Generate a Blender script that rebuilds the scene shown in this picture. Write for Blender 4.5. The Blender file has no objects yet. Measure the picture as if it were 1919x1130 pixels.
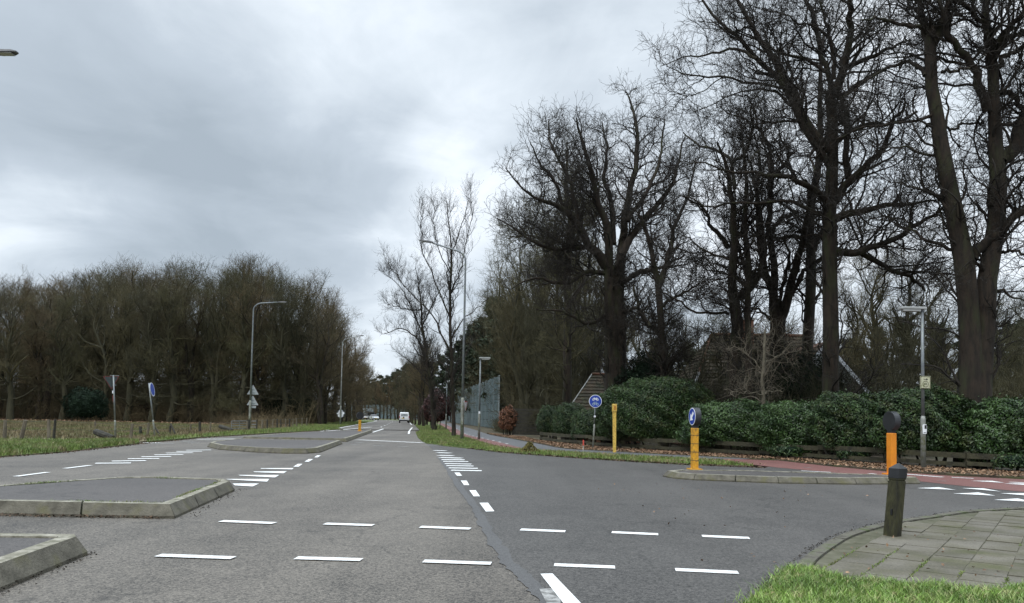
import bpy, math, random
import numpy as np
from mathutils import Matrix, Vector
R = math.radians
rnd = random.Random(7)
S = bpy.context.scene
COL = S.collection

# ------------------------------------------------------------------ camera
FPX, PCY, HZ, CAMH, ROLL = 1386.0, 720.0, 783.0, 1.2, 1.0
PITCH = math.atan((HZ - PCY) / FPX)
cam = bpy.data.cameras.new("camera")
cam.sensor_width = 36.0
cam.lens = FPX / 1919.0 * 36.0
cam.shift_y = (PCY - 565.0) / 1919.0
cam.clip_start = 0.05
cam.clip_end = 6000
camo = bpy.data.objects.new("camera", cam)
COL.objects.link(camo)
CM = Matrix.Translation((0, 0, CAMH)) @ Matrix.Rotation(math.pi / 2 + PITCH, 4, 'X') @ Matrix.Rotation(R(ROLL), 4, 'Z')
camo.matrix_world = CM
S.camera = camo
M3 = CM.to_3x3()

def ray(px, py):
    return (M3 @ Vector(((px - 960.0) / FPX, -(py - PCY) / FPX, -1.0)))
def G(px, py, z=0.0):                      # survey point on a level at height z
    d = ray(px, py); t = (z - CAMH) / d.z
    return (d.x * t, d.y * t)
def AT(px, py, Y):                         # survey point at distance Y
    d = ray(px, py); t = Y / d.y
    return (d.x * t, Y, CAMH + d.z * t)

# ------------------------------------------------------------------ light
SUN_EL, SUN_AZ = 52.0, 205.0               # behind the camera, a little to the left
S.view_settings.view_transform = 'Standard'
S.view_settings.look = 'None'
S.view_settings.gamma = 1
S.view_settings.use_curve_mapping = False
S.view_settings.exposure = 0.5
w = bpy.data.worlds.new("World"); S.world = w; w.use_nodes = True
nt = w.node_tree; nt.nodes.clear()
def N(t, tree=None, **kw):
    n = (tree or nt).nodes.new(t)
    for k, v in kw.items(): setattr(n, k, v)
    return n
L = nt.links.new
def build_world():
    out = N('ShaderNodeOutputWorld'); bg = N('ShaderNodeBackground')
    sky = N('ShaderNodeTexSky'); sky.sky_type = 'NISHITA'; sky.sun_disc = False
    sky.sun_elevation = R(SUN_EL); sky.sun_rotation = R(SUN_AZ)
    tc = N('ShaderNodeTexCoord'); sep = N('ShaderNodeSeparateXYZ')
    L(tc.outputs['Generated'], sep.inputs[0])
    def m(op, a, b=None, c=None, clamp=False):
        n = N('ShaderNodeMath', operation=op, use_clamp=clamp)
        for i, v in enumerate((a, b, c)):
            if v is None: continue
            if isinstance(v, (int, float)): n.inputs[i].default_value = v
            else: L(v, n.inputs[i])
        return n.outputs[0]
    zc = m('MAXIMUM', sep.outputs[2], 0.0)
    den = m('ADD', zc, 0.32)
    cx = m('DIVIDE', sep.outputs[0], den); cy = m('DIVIDE', sep.outputs[1], den)
    cmb = N('ShaderNodeCombineXYZ'); L(cx, cmb.inputs[0]); L(cy, cmb.inputs[1])
    def noise(scale, detail, rough, off, dist=0.0):
        mp = N('ShaderNodeMapping'); mp.inputs['Location'].default_value = (off, off * .7, off * .3)
        L(cmb.outputs[0], mp.inputs[0])
        n = N('ShaderNodeTexNoise'); n.inputs['Scale'].default_value = scale
        n.inputs['Detail'].default_value = detail; n.inputs['Roughness'].default_value = rough
        n.inputs['Distortion'].default_value = dist
        L(mp.outputs[0], n.inputs['Vector']); return n.outputs[0]
    n1 = noise(1.25, 8, .52, 3.1, .5); n2 = noise(4.0, 8, .56, 9.0, .5)
    v = m('ADD', m('MULTIPLY', n1, 1.0), m('MULTIPLY', n2, .5))
    v = m('SUBTRACT', v, .75)                         # centred about 0
    v = m('MULTIPLY', v, 1.4)
    # broad bright and dark banks of the overcast, as directions of the sky
    banks = [((640, 40), .13, .17), ((1010, 30), .18, .05), ((130, 400), .10, .13), ((820, 400), .10, .26),
             ((730, 620), .12, .18), ((20, 470), .10, .04), ((1150, 130), .16, -.08), ((330, 60), .12, .08),
             ((150, 240), .13, -.22), ((430, 400), .15, -.30), ((620, 330), .11, -.20), ((20, 130), .14, -.12), ((300, 510), .12, -.10),
             ((1500, 250), .35, .26)]
    for (px, py), wd, amp in banks:
        d = ray(px, py).normalized()
        vm = N('ShaderNodeVectorMath', operation='DISTANCE')
        L(tc.outputs['Generated'], vm.inputs[0]); vm.inputs[1].default_value = d
        q = m('DIVIDE', vm.outputs['Value'], wd)
        e = m('POWER', 2.718, m('MULTIPLY', m('MULTIPLY', q, q), -1.0))
        v = m('ADD', v, m('MULTIPLY', e, amp))
    v = m('ADD', v, .5, clamp=True)
    cr = N('ShaderNodeValToRGB'); e = cr.color_ramp
    e.elements[0].position = 0.0; e.elements[0].color = (.31, .362, .415, 1)
    e.elements[1].position = 1.0; e.elements[1].color = (.80, .85, .91, 1)
    k = e.elements.new(.42); k.color = (.42, .478, .54, 1)
    k = e.elements.new(.70); k.color = (.58, .64, .70, 1)
    L(v, cr.inputs[0])
    # overcast sky grows brighter towards the zenith
    zb = m('MULTIPLY', m('SUBTRACT', sep.outputs[2], .52), 2.2, clamp=True)
    gain = m('ADD', m('MULTIPLY', zb, ZEN), 1.0)
    sc = N('ShaderNodeVectorMath', operation='SCALE'); L(cr.outputs[0], sc.inputs[0]); L(gain, sc.inputs['Scale'])
    s2 = N('ShaderNodeVectorMath', operation='SCALE'); L(sky.outputs[0], s2.inputs[0]); s2.inputs['Scale'].default_value = .08
    mx = N('ShaderNodeMix', data_type='RGBA'); mx.inputs[0].default_value = .95
    L(s2.outputs[0], mx.inputs[6]); L(sc.outputs[0], mx.inputs[7])
    L(mx.outputs[2], bg.inputs[0]); bg.inputs[1].default_value = 1.0
    L(bg.outputs[0], out.inputs[0])
ZEN = 3.0
build_world()
sun = bpy.data.lights.new("sun", 'SUN'); sun.energy = 1.2; sun.angle = R(25); sun.color = (1, .97, .93)
so = bpy.data.objects.new("sun", sun); COL.objects.link(so)
# sun direction: azimuth measured from +Y clockwise
az = R(SUN_AZ); el = R(SUN_EL)
sd = Vector((math.sin(az) * math.cos(el), math.cos(az) * math.cos(el), math.sin(el)))
so.rotation_euler = sd.to_track_quat('Z', 'Y').to_euler()

# ------------------------------------------------------------------ materials
MATS = {}
def mat(name, c, c2=None, scale=5.0, rough=.7, detail=4, bump=0.0, bscale=None, metal=0.0, spec=.5, island=0.0,
        c3=None, scale2=None, stretch=None, coat=0.0, lo=.35, hi=.65, trans=0.0, orand=0.0):
    if name in MATS: return MATS[name]
    m = bpy.data.materials.new(name); m.use_nodes = True; t = m.node_tree
    b = t.nodes['Principled BSDF']; MATS[name] = m; lk = t.links.new
    b.inputs['Roughness'].default_value = rough; b.inputs['Metallic'].default_value = metal
    b.inputs['Specular IOR Level'].default_value = spec
    b.inputs['Base Color'].default_value = (*c, 1); b.inputs['Coat Weight'].default_value = coat
    tc = N('ShaderNodeTexCoord', t); mp = N('ShaderNodeMapping', t); lk(tc.outputs['Object'], mp.inputs[0])
    if stretch: mp.inputs['Scale'].default_value = stretch
    if c2:
        n = N('ShaderNodeTexNoise', t); n.inputs['Scale'].default_value = scale; n.inputs['Detail'].default_value = detail
        n.inputs['Roughness'].default_value = .65
        lk(mp.outputs[0], n.inputs['Vector'])
        r = N('ShaderNodeValToRGB', t); r.color_ramp.elements[0].position = lo; r.color_ramp.elements[1].position = hi
        r.color_ramp.elements[0].color = (*c, 1); r.color_ramp.elements[1].color = (*c2, 1)
        lk(n.outputs[0], r.inputs[0]); col = r.outputs[0]
        if c3:
            n3 = N('ShaderNodeTexNoise', t); n3.inputs['Scale'].default_value = scale2 or scale * 4; n3.inputs['Detail'].default_value = 3
            lk(mp.outputs[0], n3.inputs['Vector'])
            r3 = N('ShaderNodeValToRGB', t); r3.color_ramp.elements[0].position = .5; r3.color_ramp.elements[1].position = .68
            lk(n3.outputs[0], r3.inputs[0])
            mx = N('ShaderNodeMix', t, data_type='RGBA'); lk(r3.outputs[0], mx.inputs[0]); lk(col, mx.inputs[6])
            mx.inputs[7].default_value = (*c3, 1); col = mx.outputs[2]
        if island:
            ge = N('ShaderNodeNewGeometry', t); mr = N('ShaderNodeMapRange', t)
            lk(ge.outputs['Random Per Island'], mr.inputs[0]); mr.inputs[3].default_value = 1 - island; mr.inputs[4].default_value = 1 + island
            sc = N('ShaderNodeVectorMath', t, operation='SCALE'); lk(col, sc.inputs[0]); lk(mr.outputs[0], sc.inputs['Scale'])
            col = sc.outputs[0]
        if orand:
            oi = N('ShaderNodeObjectInfo', t); rr_ = N('ShaderNodeValToRGB', t); e = rr_.color_ramp.elements
            e[0].color = (1 - orand, 1 - orand * .9, 1 - orand * 1.1, 1); e[1].color = (1 + orand, 1 + orand * .8, 1 + orand * .6, 1)
            k = e.new(.5); k.color = (1.0, 1.06, .9, 1); lk(oi.outputs['Random'], rr_.inputs[0])
            mx = N('ShaderNodeMix', t, data_type='RGBA', blend_type='MULTIPLY'); mx.inputs[0].default_value = 1
            lk(col, mx.inputs[6]); lk(rr_.outputs[0], mx.inputs[7]); col = mx.outputs[2]
        lk(col, b.inputs['Base Color'])
    if bump:
        nb = N('ShaderNodeTexNoise', t); nb.inputs['Scale'].default_value = bscale or scale * 3; nb.inputs['Detail'].default_value = 5
        lk(mp.outputs[0], nb.inputs['Vector'])
        bp = N('ShaderNodeBump', t); bp.inputs['Strength'].default_value = bump; bp.inputs['Distance'].default_value = .03
        lk(nb.outputs[0], bp.inputs['Height']); lk(bp.outputs[0], b.inputs['Normal'])
    return m

def asphalt(name, base, var, grit, tint, rough=.62):
    """worn asphalt: stone grit, broad stains, lengthwise wear"""
    m = bpy.data.materials.new(name); m.use_nodes = True; t = m.node_tree; lk = t.links.new
    b = t.nodes['Principled BSDF']; b.inputs['Roughness'].default_value = rough; b.inputs['Specular IOR Level'].default_value = .45
    tc = N('ShaderNodeTexCoord', t)
    def ns(sc, det, stretch=None, rot=0, dist=0):
        mp = N('ShaderNodeMapping', t); lk(tc.outputs['Object'], mp.inputs[0])
        mp.inputs['Rotation'].default_value = (0, 0, rot)
        if stretch: mp.inputs['Scale'].default_value = stretch
        n = N('ShaderNodeTexNoise', t); n.inputs['Scale'].default_value = sc; n.inputs['Detail'].default_value = det
        n.inputs['Distortion'].default_value = dist
        n.inputs['Roughness'].default_value = .6; lk(mp.outputs[0], n.inputs['Vector']); return n.outputs[0]
    def mm(op, a, bb):
        n = N('ShaderNodeMath', t, operation=op)
        for i, v in enumerate((a, bb)):
            if isinstance(v, (int, float)): n.inputs[i].default_value = v
            else: lk(v, n.inputs[i])
        return n.outputs[0]
    broad = ns(.22, 5); mid = ns(1.3, 5, None, 0, .5); wear = ns(.55, 4, (1, .06, 1), -R(8)); g1 = ns(75, 3); g2 = ns(190, 2)
    vo = N('ShaderNodeTexVoronoi', t); vo.inputs['Scale'].default_value = 62; lk(tc.outputs['Object'], vo.inputs['Vector'])
    s = mm('MULTIPLY', mm('SUBTRACT', broad, .5), var * 2.0)
    s = mm('ADD', s, mm('MULTIPLY', mm('SUBTRACT', mid, .5), var * 1.2))
    s = mm('ADD', s, mm('MULTIPLY', mm('SUBTRACT', wear, .5), var * 2.6))
    s = mm('ADD', s, mm('MULTIPLY', mm('SUBTRACT', g1, .5), grit * 3.0))
    s = mm('ADD', s, mm('MULTIPLY', mm('SUBTRACT', g2, .5), grit * 1.6))
    sp = N('ShaderNodeSeparateColor', t); lk(vo.outputs['Color'], sp.inputs[0])
    s = mm('ADD', s, mm('MULTIPLY', mm('SUBTRACT', sp.outputs[0], .5), grit * 1.2))
    s = mm('MAXIMUM', mm('ADD', s, 1.0), .15)
    # fine cracks, only in some places
    mpc = N('ShaderNodeMapping', t); lk(tc.outputs['Object'], mpc.inputs[0]); nd = N('ShaderNodeTexNoise', t); nd.inputs['Scale'].default_value = 1.6; nd.inputs['Detail'].default_value = 6
    lk(tc.outputs['Object'], nd.inputs['Vector']); av = N('ShaderNodeVectorMath', t, operation='SCALE'); lk(nd.outputs['Color'], av.inputs[0]); av.inputs['Scale'].default_value = 1.6
    ad = N('ShaderNodeVectorMath', t, operation='ADD'); lk(mpc.outputs[0], ad.inputs[0]); lk(av.outputs[0], ad.inputs[1])
    vc = N('ShaderNodeTexVoronoi', t, feature='DISTANCE_TO_EDGE'); vc.inputs['Scale'].default_value = .42; lk(ad.outputs[0], vc.inputs['Vector'])
    ck = N('ShaderNodeMapRange', t); lk(vc.outputs['Distance'], ck.inputs[0]); ck.inputs[1].default_value = .0; ck.inputs[2].default_value = .016; ck.inputs[3].default_value = .45; ck.inputs[4].default_value = 0
    cm = N('ShaderNodeMapRange', t); lk(ns(.35, 2, None, .7), cm.inputs[0]); cm.inputs[1].default_value = .46; cm.inputs[2].default_value = .56
    s = mm('MULTIPLY', s, mm('SUBTRACT', 1.0, mm('MULTIPLY', ck.outputs[0], cm.outputs[0])))
    # dark damp or oily spots
    od = N('ShaderNodeMapRange', t); lk(ns(.8, 3, (1, .35, 1), .3), od.inputs[0]); od.inputs[1].default_value = .60; od.inputs[2].default_value = .74; od.inputs[3].default_value = 1; od.inputs[4].default_value = .72
    s = mm('MULTIPLY', s, od.outputs[0])
    sc = N('ShaderNodeVectorMath', t, operation='SCALE'); sc.inputs[0].default_value = [base * k for k in tint]
    lk(s, sc.inputs['Scale']); lk(sc.outputs[0], b.inputs['Base Color'])
    bp = N('ShaderNodeBump', t); bp.inputs['Strength'].default_value = .5; bp.inputs['Distance'].default_value = .01
    lk(g1, bp.inputs['Height']); lk(bp.outputs[0], b.inputs['Normal'])
    MATS[name] = m; return m

M_ASPH = asphalt('asphalt', .086, .60, .90, (1.13, 1.0, .83))
M_ASPH2 = asphalt('dark_asphalt', .060, .45, .75, (1.07, 1.0, .91))
M_ISL = asphalt('island_asphalt', .060, .3, .5, (1.12, 1.0, .92))
M_RED = asphalt('red_asphalt', .10, .20, .2, (1.65, .72, .62))
M_PATH = asphalt('path_asphalt', .10, .2, .2, (.98, 1.0, 1.03))
M_MARK = mat('road_paint', (.38, .38, .36), (.74, .745, .73), 11, .6, detail=8, lo=.28, hi=.5, c3=(.60, .60, .58), scale2=70)
M_FADE = mat('faded_paint', (.11, .108, .10), (.34, .335, .32), 14, .7, lo=.4, hi=.62)
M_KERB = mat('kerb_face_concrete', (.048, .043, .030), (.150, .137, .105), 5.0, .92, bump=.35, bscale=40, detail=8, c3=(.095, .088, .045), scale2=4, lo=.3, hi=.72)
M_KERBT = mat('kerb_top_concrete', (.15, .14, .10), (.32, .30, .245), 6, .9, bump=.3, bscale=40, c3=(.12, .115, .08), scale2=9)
M_KERBP = mat('dirty_kerb', (.06, .055, .04), (.15, .14, .11), 5, .9, bump=.8, bscale=40, c3=(.06, .075, .025), scale2=5)
M_KERBD = mat('kerb_joint', (.025, .024, .018), (.04, .045, .02), 8, .95)
M_CONC = mat('concrete', (.26, .26, .24), (.38, .38, .36), 5, .8)
M_DIRT = mat('leafy_soil', (.045, .035, .022), (.10, .075, .045), 2.2, .95, bump=.6, bscale=14, c3=(.05, .065, .02), scale2=1.1)
M_WSOIL = mat('wood_floor', (.055, .032, .018), (.12, .07, .04), 1.0, .95, bump=.6, bscale=9)
M_FIELD = mat('field_grass', (.075, .075, .030), (.16, .125, .070), .5, .95, detail=7, bump=.7, bscale=8, c3=(.10, .13, .035), scale2=.22)
M_TURF = mat('turf', (.055, .085, .02), (.12, .17, .04), 2.2, .9, bump=.6, bscale=22, c3=(.14, .13, .06), scale2=6)
M_BLADE = mat('grass_blades', (.08, .155, .022), (.21, .33, .065), 2.2, .5, island=.6, c3=(.34, .33, .15), scale2=12)
M_BLADE2 = mat('verge_blades', (.070, .115, .018), (.155, .21, .042), .8, .6, island=.4, c3=(.2, .17, .08), scale2=1.5)
M_DRY = mat('dry_blades', (.090, .080, .036), (.19, .145, .082), .5, .9, island=.4, c3=(.095, .125, .032), scale2=.22)
M_LITTER = mat('fallen_leaf', (.11, .058, .028), (.30, .19, .115), 3, .8, island=.55)
M_BARK = mat('bark', (.010, .0075, .005), (.032, .022, .014), 7, .95, bump=.9, bscale=16, stretch=(1, 1, .25), c3=(.030, .032, .013), scale2=3)
M_BARKG = mat('mossy_bark', (.022, .021, .011), (.052, .048, .024), 5, .95, bump=.8, bscale=16, stretch=(1, 1, .25))
M_TWIG = mat('twig', (.009, .007, .005), (.022, .017, .011), 2, .9)
M_TWIGG = mat('mossy_twig', (.030, .027, .012), (.075, .066, .030), .35, .9, orand=.35)
M_TWIGB = mat('brown_twig', (.048, .036, .018), (.108, .080, .042), .35, .9, orand=.4)
M_TWIGL = mat('pale_twig', (.07, .06, .042), (.13, .11, .08), 1.2, .9)
M_PINE = mat('needles', (.010, .020, .009), (.032, .050, .020), .8, .7, island=.35)
M_LAUREL = mat('laurel_leaf', (.009, .024, .006), (.040, .078, .019), 1.1, .5, island=.6, spec=.4, c3=(.055, .07, .02), scale2=3.5)
M_LAUREL2 = mat('light_laurel_leaf', (.016, .042, .010), (.058, .108, .026), 1.6, .45, island=.5, spec=.5)
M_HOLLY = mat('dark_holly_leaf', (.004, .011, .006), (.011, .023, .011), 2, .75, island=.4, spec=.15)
M_REDLEAF = mat('copper_leaf', (.028, .008, .007), (.065, .020, .015), 3, .6, island=.5)
M_BEECH = mat('dry_beech_leaf', (.10, .038, .018), (.20, .085, .04), 3, .7, island=.5)
M_STEEL = mat('galvanised_steel', (.15, .165, .175), (.23, .25, .265), 6, .5, metal=.35, c3=(.20, .22, .19), scale2=4)
M_STEELM = mat('mossy_steel', (.20, .21, .19), (.30, .31, .28), 5, .6, metal=.2, c3=(.14, .15, .07), scale2=7)
M_LAMP = mat('lamp_housing', (.05, .052, .055), (.09, .09, .095), 8, .5)
M_LAMPL = mat('pale_lamp_housing', (.28, .29, .28), (.40, .41, .40), 8, .45)
M_GLASSL = mat('lamp_lens', (.3, .31, .30), (.4, .4, .39), 8, .2)
M_YEL = mat('yellow_plastic', (.50, .24, .015), (.70, .35, .02), 12, .5, c3=(.30, .17, .03), scale2=14)
M_ORG = mat('orange_plastic', (.62, .20, .008), (.76, .26, .012), 5, .45)
M_YEL2 = mat('pale_yellow_plastic', (.58, .38, .06), (.72, .50, .11), 9, .5, c3=(.3, .2, .06), scale2=20)
M_BLK = mat('black_plastic', (.006, .0065, .007), (.014, .015, .017), 5, .5)
M_DGREY = mat('dark_grey_plastic', (.016, .018, .02), (.035, .037, .04), 5, .5)
M_BLUE = mat('sign_blue', (.006, .035, .28), (.010, .05, .36), 5, .4)
M_WHITE = mat('sign_white', (.72, .74, .78), (.82, .84, .86), 5, .45)
M_GRWHT = mat('weathered_white', (.28, .42, .42), (.55, .64, .58), 14, .6)
M_SIGNB = mat('sign_back', (.26, .29, .30), (.34, .37, .38), 9, .55, metal=.2)
M_SIGND = mat('sign_back_dark', (.035, .05, .05), (.06, .075, .075), 6, .6)
M_REDP = mat('sign_red', (.28, .03, .025), (.40, .05, .035), 8, .5)
M_CREAM = mat('cream_plate', (.42, .42, .28), (.60, .60, .44), 9, .6, c3=(.22, .24, .1), scale2=8)
M_WOODG = mat('mossy_timber', (.014, .013, .006), (.055, .053, .017), 7, .95, bump=.7, bscale=30, stretch=(1, 1, .3), c3=(.010, .009, .005), scale2=6)
M_WOOD = mat('weathered_timber', (.085, .072, .050), (.17, .145, .105), 6, .9, bump=.5, bscale=24, stretch=(1, 1, .3))
M_WOODD = mat('dark_timber', (.020, .019, .015), (.048, .045, .034), 5, .9, bump=.4, bscale=20)
M_RAIL = mat('shade_darkened_rail', (.022, .020, .012), (.060, .055, .028), 3, .9, bump=.4, bscale=20)  # timber colour roughly halved to paint in the hedge's shadow
M_BARR = mat('barrier_panel', (.070, .108, .118), (.108, .155, .165), .35, .5)
M_BARRP = mat('barrier_post', (.16, .20, .21), (.23, .27, .28), 3, .5)
M_BRICK = mat('house_brick', (.14, .07, .045), (.22, .11, .07), 6, .9)
M_WALLW = mat('white_render', (.55, .56, .55), (.68, .69, .68), 3, .8)
M_WIN = mat('window_glass', (.012, .014, .016), (.02, .023, .026), 3, .12)
M_CARW = mat('white_car_paint', (.70, .71, .72), (.74, .75, .76), 2, .25, coat=.4)
M_CARD = mat('dark_car_paint', (.03, .034, .04), (.04, .044, .05), 2, .25, coat=.4)
M_TYRE = mat('rubber', (.012, .012, .012), (.02, .02, .02), 9, .85)
M_TAIL = mat('tail_light', (.30, .01, .01), (.35, .015, .015), 9, .3)
M_PLATE = mat('yellow_plate', (.75, .5, .04), (.8, .55, .05), 9, .5)
M_WIRE = mat('wire', (.12, .12, .11), (.18, .18, .17), 9, .6, metal=.4)

def tiles(name, c, c2, moss):
    m = bpy.data.materials.new(name); m.use_nodes = True; t = m.node_tree; lk = t.links.new
    b = t.nodes['Principled BSDF']; b.inputs['Roughness'].default_value = .85
    tc = N('ShaderNodeTexCoord', t); n = N('ShaderNodeTexNoise', t); n.inputs['Scale'].default_value = 2.2; n.inputs['Detail'].default_value = 6
    lk(tc.outputs['Object'], n.inputs['Vector'])
    r = N('ShaderNodeValToRGB', t); e = r.color_ramp.elements
    e[0].position = .36; e[0].color = (*moss, 1); e[1].position = .66; e[1].color = (*c2, 1); k = e.new(.5); k.color = (*c, 1)
    lk(n.outputs[0], r.inputs[0])
    ge = N('ShaderNodeNewGeometry', t); mr = N('ShaderNodeMapRange', t); lk(ge.outputs['Random Per Island'], mr.inputs[0])
    mr.inputs[3].default_value = .65; mr.inputs[4].default_value = 1.3
    sc = N('ShaderNodeVectorMath', t, operation='SCALE'); lk(r.outputs[0], sc.inputs[0]); lk(mr.outputs[0], sc.inputs['Scale'])
    lk(sc.outputs[0], b.inputs['Base Color']); MATS[name] = m; return m
M_TILE = tiles('roof_tiles', (.046, .032, .014), (.062, .040, .020), (.032, .031, .011))
M_TILER = tiles('red_roof_tiles', (.11, .048, .026), (.15, .07, .04), (.06, .045, .018))

def paving():
    m = bpy.data.materials.new('concrete_slabs'); m.use_nodes = True; t = m.node_tree; lk = t.links.new
    b = t.nodes['Principled BSDF']; b.inputs['Roughness'].default_value = .85
    tc = N('ShaderNodeTexCoord', t)
    def ns(sc, d):
        n = N('ShaderNodeTexNoise', t); n.inputs['Scale'].default_value = sc; n.inputs['Detail'].default_value = d
        lk(tc.outputs['Object'], n.inputs['Vector']); return n.outputs[0]
    r = N('ShaderNodeValToRGB', t); e = r.color_ramp.elements
    e[0].position = .3; e[0].color = (.058, .060, .020, 1); e[1].position = .62; e[1].color = (.125, .113, .088, 1); k = e.new(.46); k.color = (.088, .080, .052, 1)
    lk(ns(1.7, 6), r.inputs[0])
    r2 = N('ShaderNodeMapRange', t); lk(ns(60, 4), r2.inputs[0]); r2.inputs[1].default_value = .3; r2.inputs[2].default_value = .7; r2.inputs[3].default_value = .72; r2.inputs[4].default_value = 1.28
    ge = N('ShaderNodeNewGeometry', t); mr = N('ShaderNodeMapRange', t); lk(ge.outputs['Random Per Island'], mr.inputs[0])
    mr.inputs[3].default_value = .86; mr.inputs[4].default_value = 1.14
    mu = N('ShaderNodeMath', t, operation='MULTIPLY'); lk(mr.outputs[0], mu.inputs[0]); lk(r2.outputs[0], mu.inputs[1])
    sc = N('ShaderNodeVectorMath', t, operation='SCALE'); lk(r.outputs[0], sc.inputs[0]); lk(mu.outputs[0], sc.inputs['Scale'])
    lk(sc.outputs[0], b.inputs['Base Color'])
    bp = N('ShaderNodeBump', t); bp.inputs['Strength'].default_value = .5; bp.inputs['Distance'].default_value = .01
    lk(ns(40, 5), bp.inputs['Height']); lk(bp.outputs[0], b.inputs['Normal']); return m
M_SLAB = paving()

# ------------------------------------------------------------------ object helpers
def tag(o, label=None, cat=None, group=None, kind=None):
    if label: o['label'] = label
    if cat: o['category'] = cat
    if group: o['group'] = group
    if kind: o['kind'] = kind
    return o
def empty(name, loc=(0, 0, 0), rz=0.0, label=None, cat=None, group=None):
    o = bpy.data.objects.new(name, None); COL.objects.link(o)
    o.location = loc; o.rotation_euler = (0, 0, rz); o.empty_display_size = .3
    return tag(o, label, cat, group)
def link_mesh(name, me, m, parent=None, smooth=False):
    if m: me.materials.append(m)
    o = bpy.data.objects.new(name, me); COL.objects.link(o)
    if parent: o.parent = parent
    if smooth: me.polygons.foreach_set('use_smooth', [True] * len(me.polygons))
    return o
def npmesh(name, V, F, m, parent=None, smooth=False):
    V = np.asarray(V, np.float32); F = np.asarray(F, np.int32); k = F.shape[1]
    me = bpy.data.meshes.new(name)
    me.vertices.add(len(V)); me.vertices.foreach_set('co', V.ravel())
    me.loops.add(F.size); me.loops.foreach_set('vertex_index', F.ravel())
    me.polygons.add(len(F)); me.polygons.foreach_set('loop_start', np.arange(len(F), dtype=np.int32) * k)
    me.polygons.foreach_set('loop_total', np.full(len(F), k, np.int32))
    if smooth: me.polygons.foreach_set('use_smooth', np.ones(len(F), bool))
    me.update(calc_edges=True)
    return link_mesh(name, me, m, parent)

class MB:
    def __init__(s): s.v = []; s.f = []
    def add(s, vs, fs):
        b = len(s.v); s.v += [tuple(v) for v in vs]; s.f += [tuple(i + b for i in f) for f in fs]; return s
    def box(s, c, d, M=None):
        x, y, z = c; a, b, h = d[0] / 2, d[1] / 2, d[2] / 2
        vs = [Vector((i * a, j * b, k * h)) for i, j, k in ((-1, -1, -1), (1, -1, -1), (1, 1, -1), (-1, 1, -1), (-1, -1, 1), (1, -1, 1), (1, 1, 1), (-1, 1, 1))]
        if M: vs = [M @ v for v in vs]
        vs = [(v.x + x, v.y + y, v.z + z) for v in vs]
        return s.add(vs, [(3, 2, 1, 0), (4, 5, 6, 7), (0, 1, 5, 4), (1, 2, 6, 5), (2, 3, 7, 6), (3, 0, 4, 7)])
    def tube(s, pts, rad, n=8, caps=True):
        pts = [Vector(p) for p in pts]; K = len(pts)
        if not isinstance(rad, (list, tuple)): rad = [rad] * K
        vs = []; ref = None
        for i, p in enumerate(pts):
            t = (pts[min(i + 1, K - 1)] - pts[max(i - 1, 0)]).normalized()
            if ref is None: ref = Vector((0, 0, 1)) if abs(t.z) < .9 else Vector((1, 0, 0))
            u = t.cross(ref).normalized(); v = t.cross(u)
            ref = v.cross(t) if False else ref
            for k in range(n):
                a = 2 * math.pi * (k + .5) / n; vs.append(p + (u * math.cos(a) + v * math.sin(a)) * rad[i])
        fs = [(i * n + k, i * n + (k + 1) % n, (i + 1) * n + (k + 1) % n, (i + 1) * n + k) for i in range(K - 1) for k in range(n)]
        if caps: fs += [tuple(range(n - 1, -1, -1)), tuple(range((K - 1) * n, K * n))]
        return s.add(vs, fs)
    def prism(s, poly, z0, z1, bottom=True):
        n = len(poly)
        vs = [(x, y, z0) for x, y in poly] + [(x, y, z1) for x, y in poly]
        fs = [tuple(range(n, 2 * n))] + [(i, (i + 1) % n, n + (i + 1) % n, n + i) for i in range(n)]
        if bottom: fs.append(tuple(range(n - 1, -1, -1)))
        return s.add(vs, fs)
    def plate(s, poly, y0, y1):              # outline in local x,z, thickness along y
        n = len(poly)
        vs = [(x, y0, z) for x, z in poly] + [(x, y1, z) for x, z in poly]
        return s.add(vs, [tuple(range(n)), tuple(range(2 * n - 1, n - 1, -1))] + [(i, n + i, n + (i + 1) % n, (i + 1) % n) for i in range(n)])
    def loft(s, prof):                       # profile (y, z, halfwidth) closed loop
        n = len(prof)
        vs = [(-w_, y, z) for y, z, w_ in prof] + [(w_, y, z) for y, z, w_ in prof]
        return s.add(vs, [tuple(range(n)), tuple(range(2 * n - 1, n - 1, -1))] + [(i, n + i, n + (i + 1) % n, (i + 1) % n) for i in range(n)])
    def build(s, name, m, parent=None, smooth=False, bevel=0.0, fix=True):
        me = bpy.data.meshes.new(name); me.from_pydata(s.v, [], s.f); me.update()
        if fix or bevel:
            import bmesh
            bm = bmesh.new(); bm.from_mesh(me)
            if bevel: bmesh.ops.bevel(bm, geom=list(bm.edges), offset=bevel, segments=2, affect='EDGES', profile=.6)
            bmesh.ops.recalc_face_normals(bm, faces=list(bm.faces)); bm.to_mesh(me); bm.free()
        return link_mesh(name, me, m, parent, smooth)
def disc(n=24, r=1.0, cx=0, cz=0):
    return [(cx + r * math.cos(2 * math.pi * k / n), cz + r * math.sin(2 * math.pi * k / n)) for k in range(n)]
def struct(name, o): o.name = name; o['kind'] = 'structure'; return o

def dup(root, loc, rz=0.0, sc=(1, 1, 1), label=None, group=None):
    def cp(o, par):
        c = o.copy(); COL.objects.link(c); c.parent = par
        for ch in o.children: cp(ch, c)
        return c
    r = cp(root, None); r.location = loc; r.rotation_euler = (0, 0, rz); r.scale = sc
    if label: r['label'] = label
    if group: r['group'] = group
    return r

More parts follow.
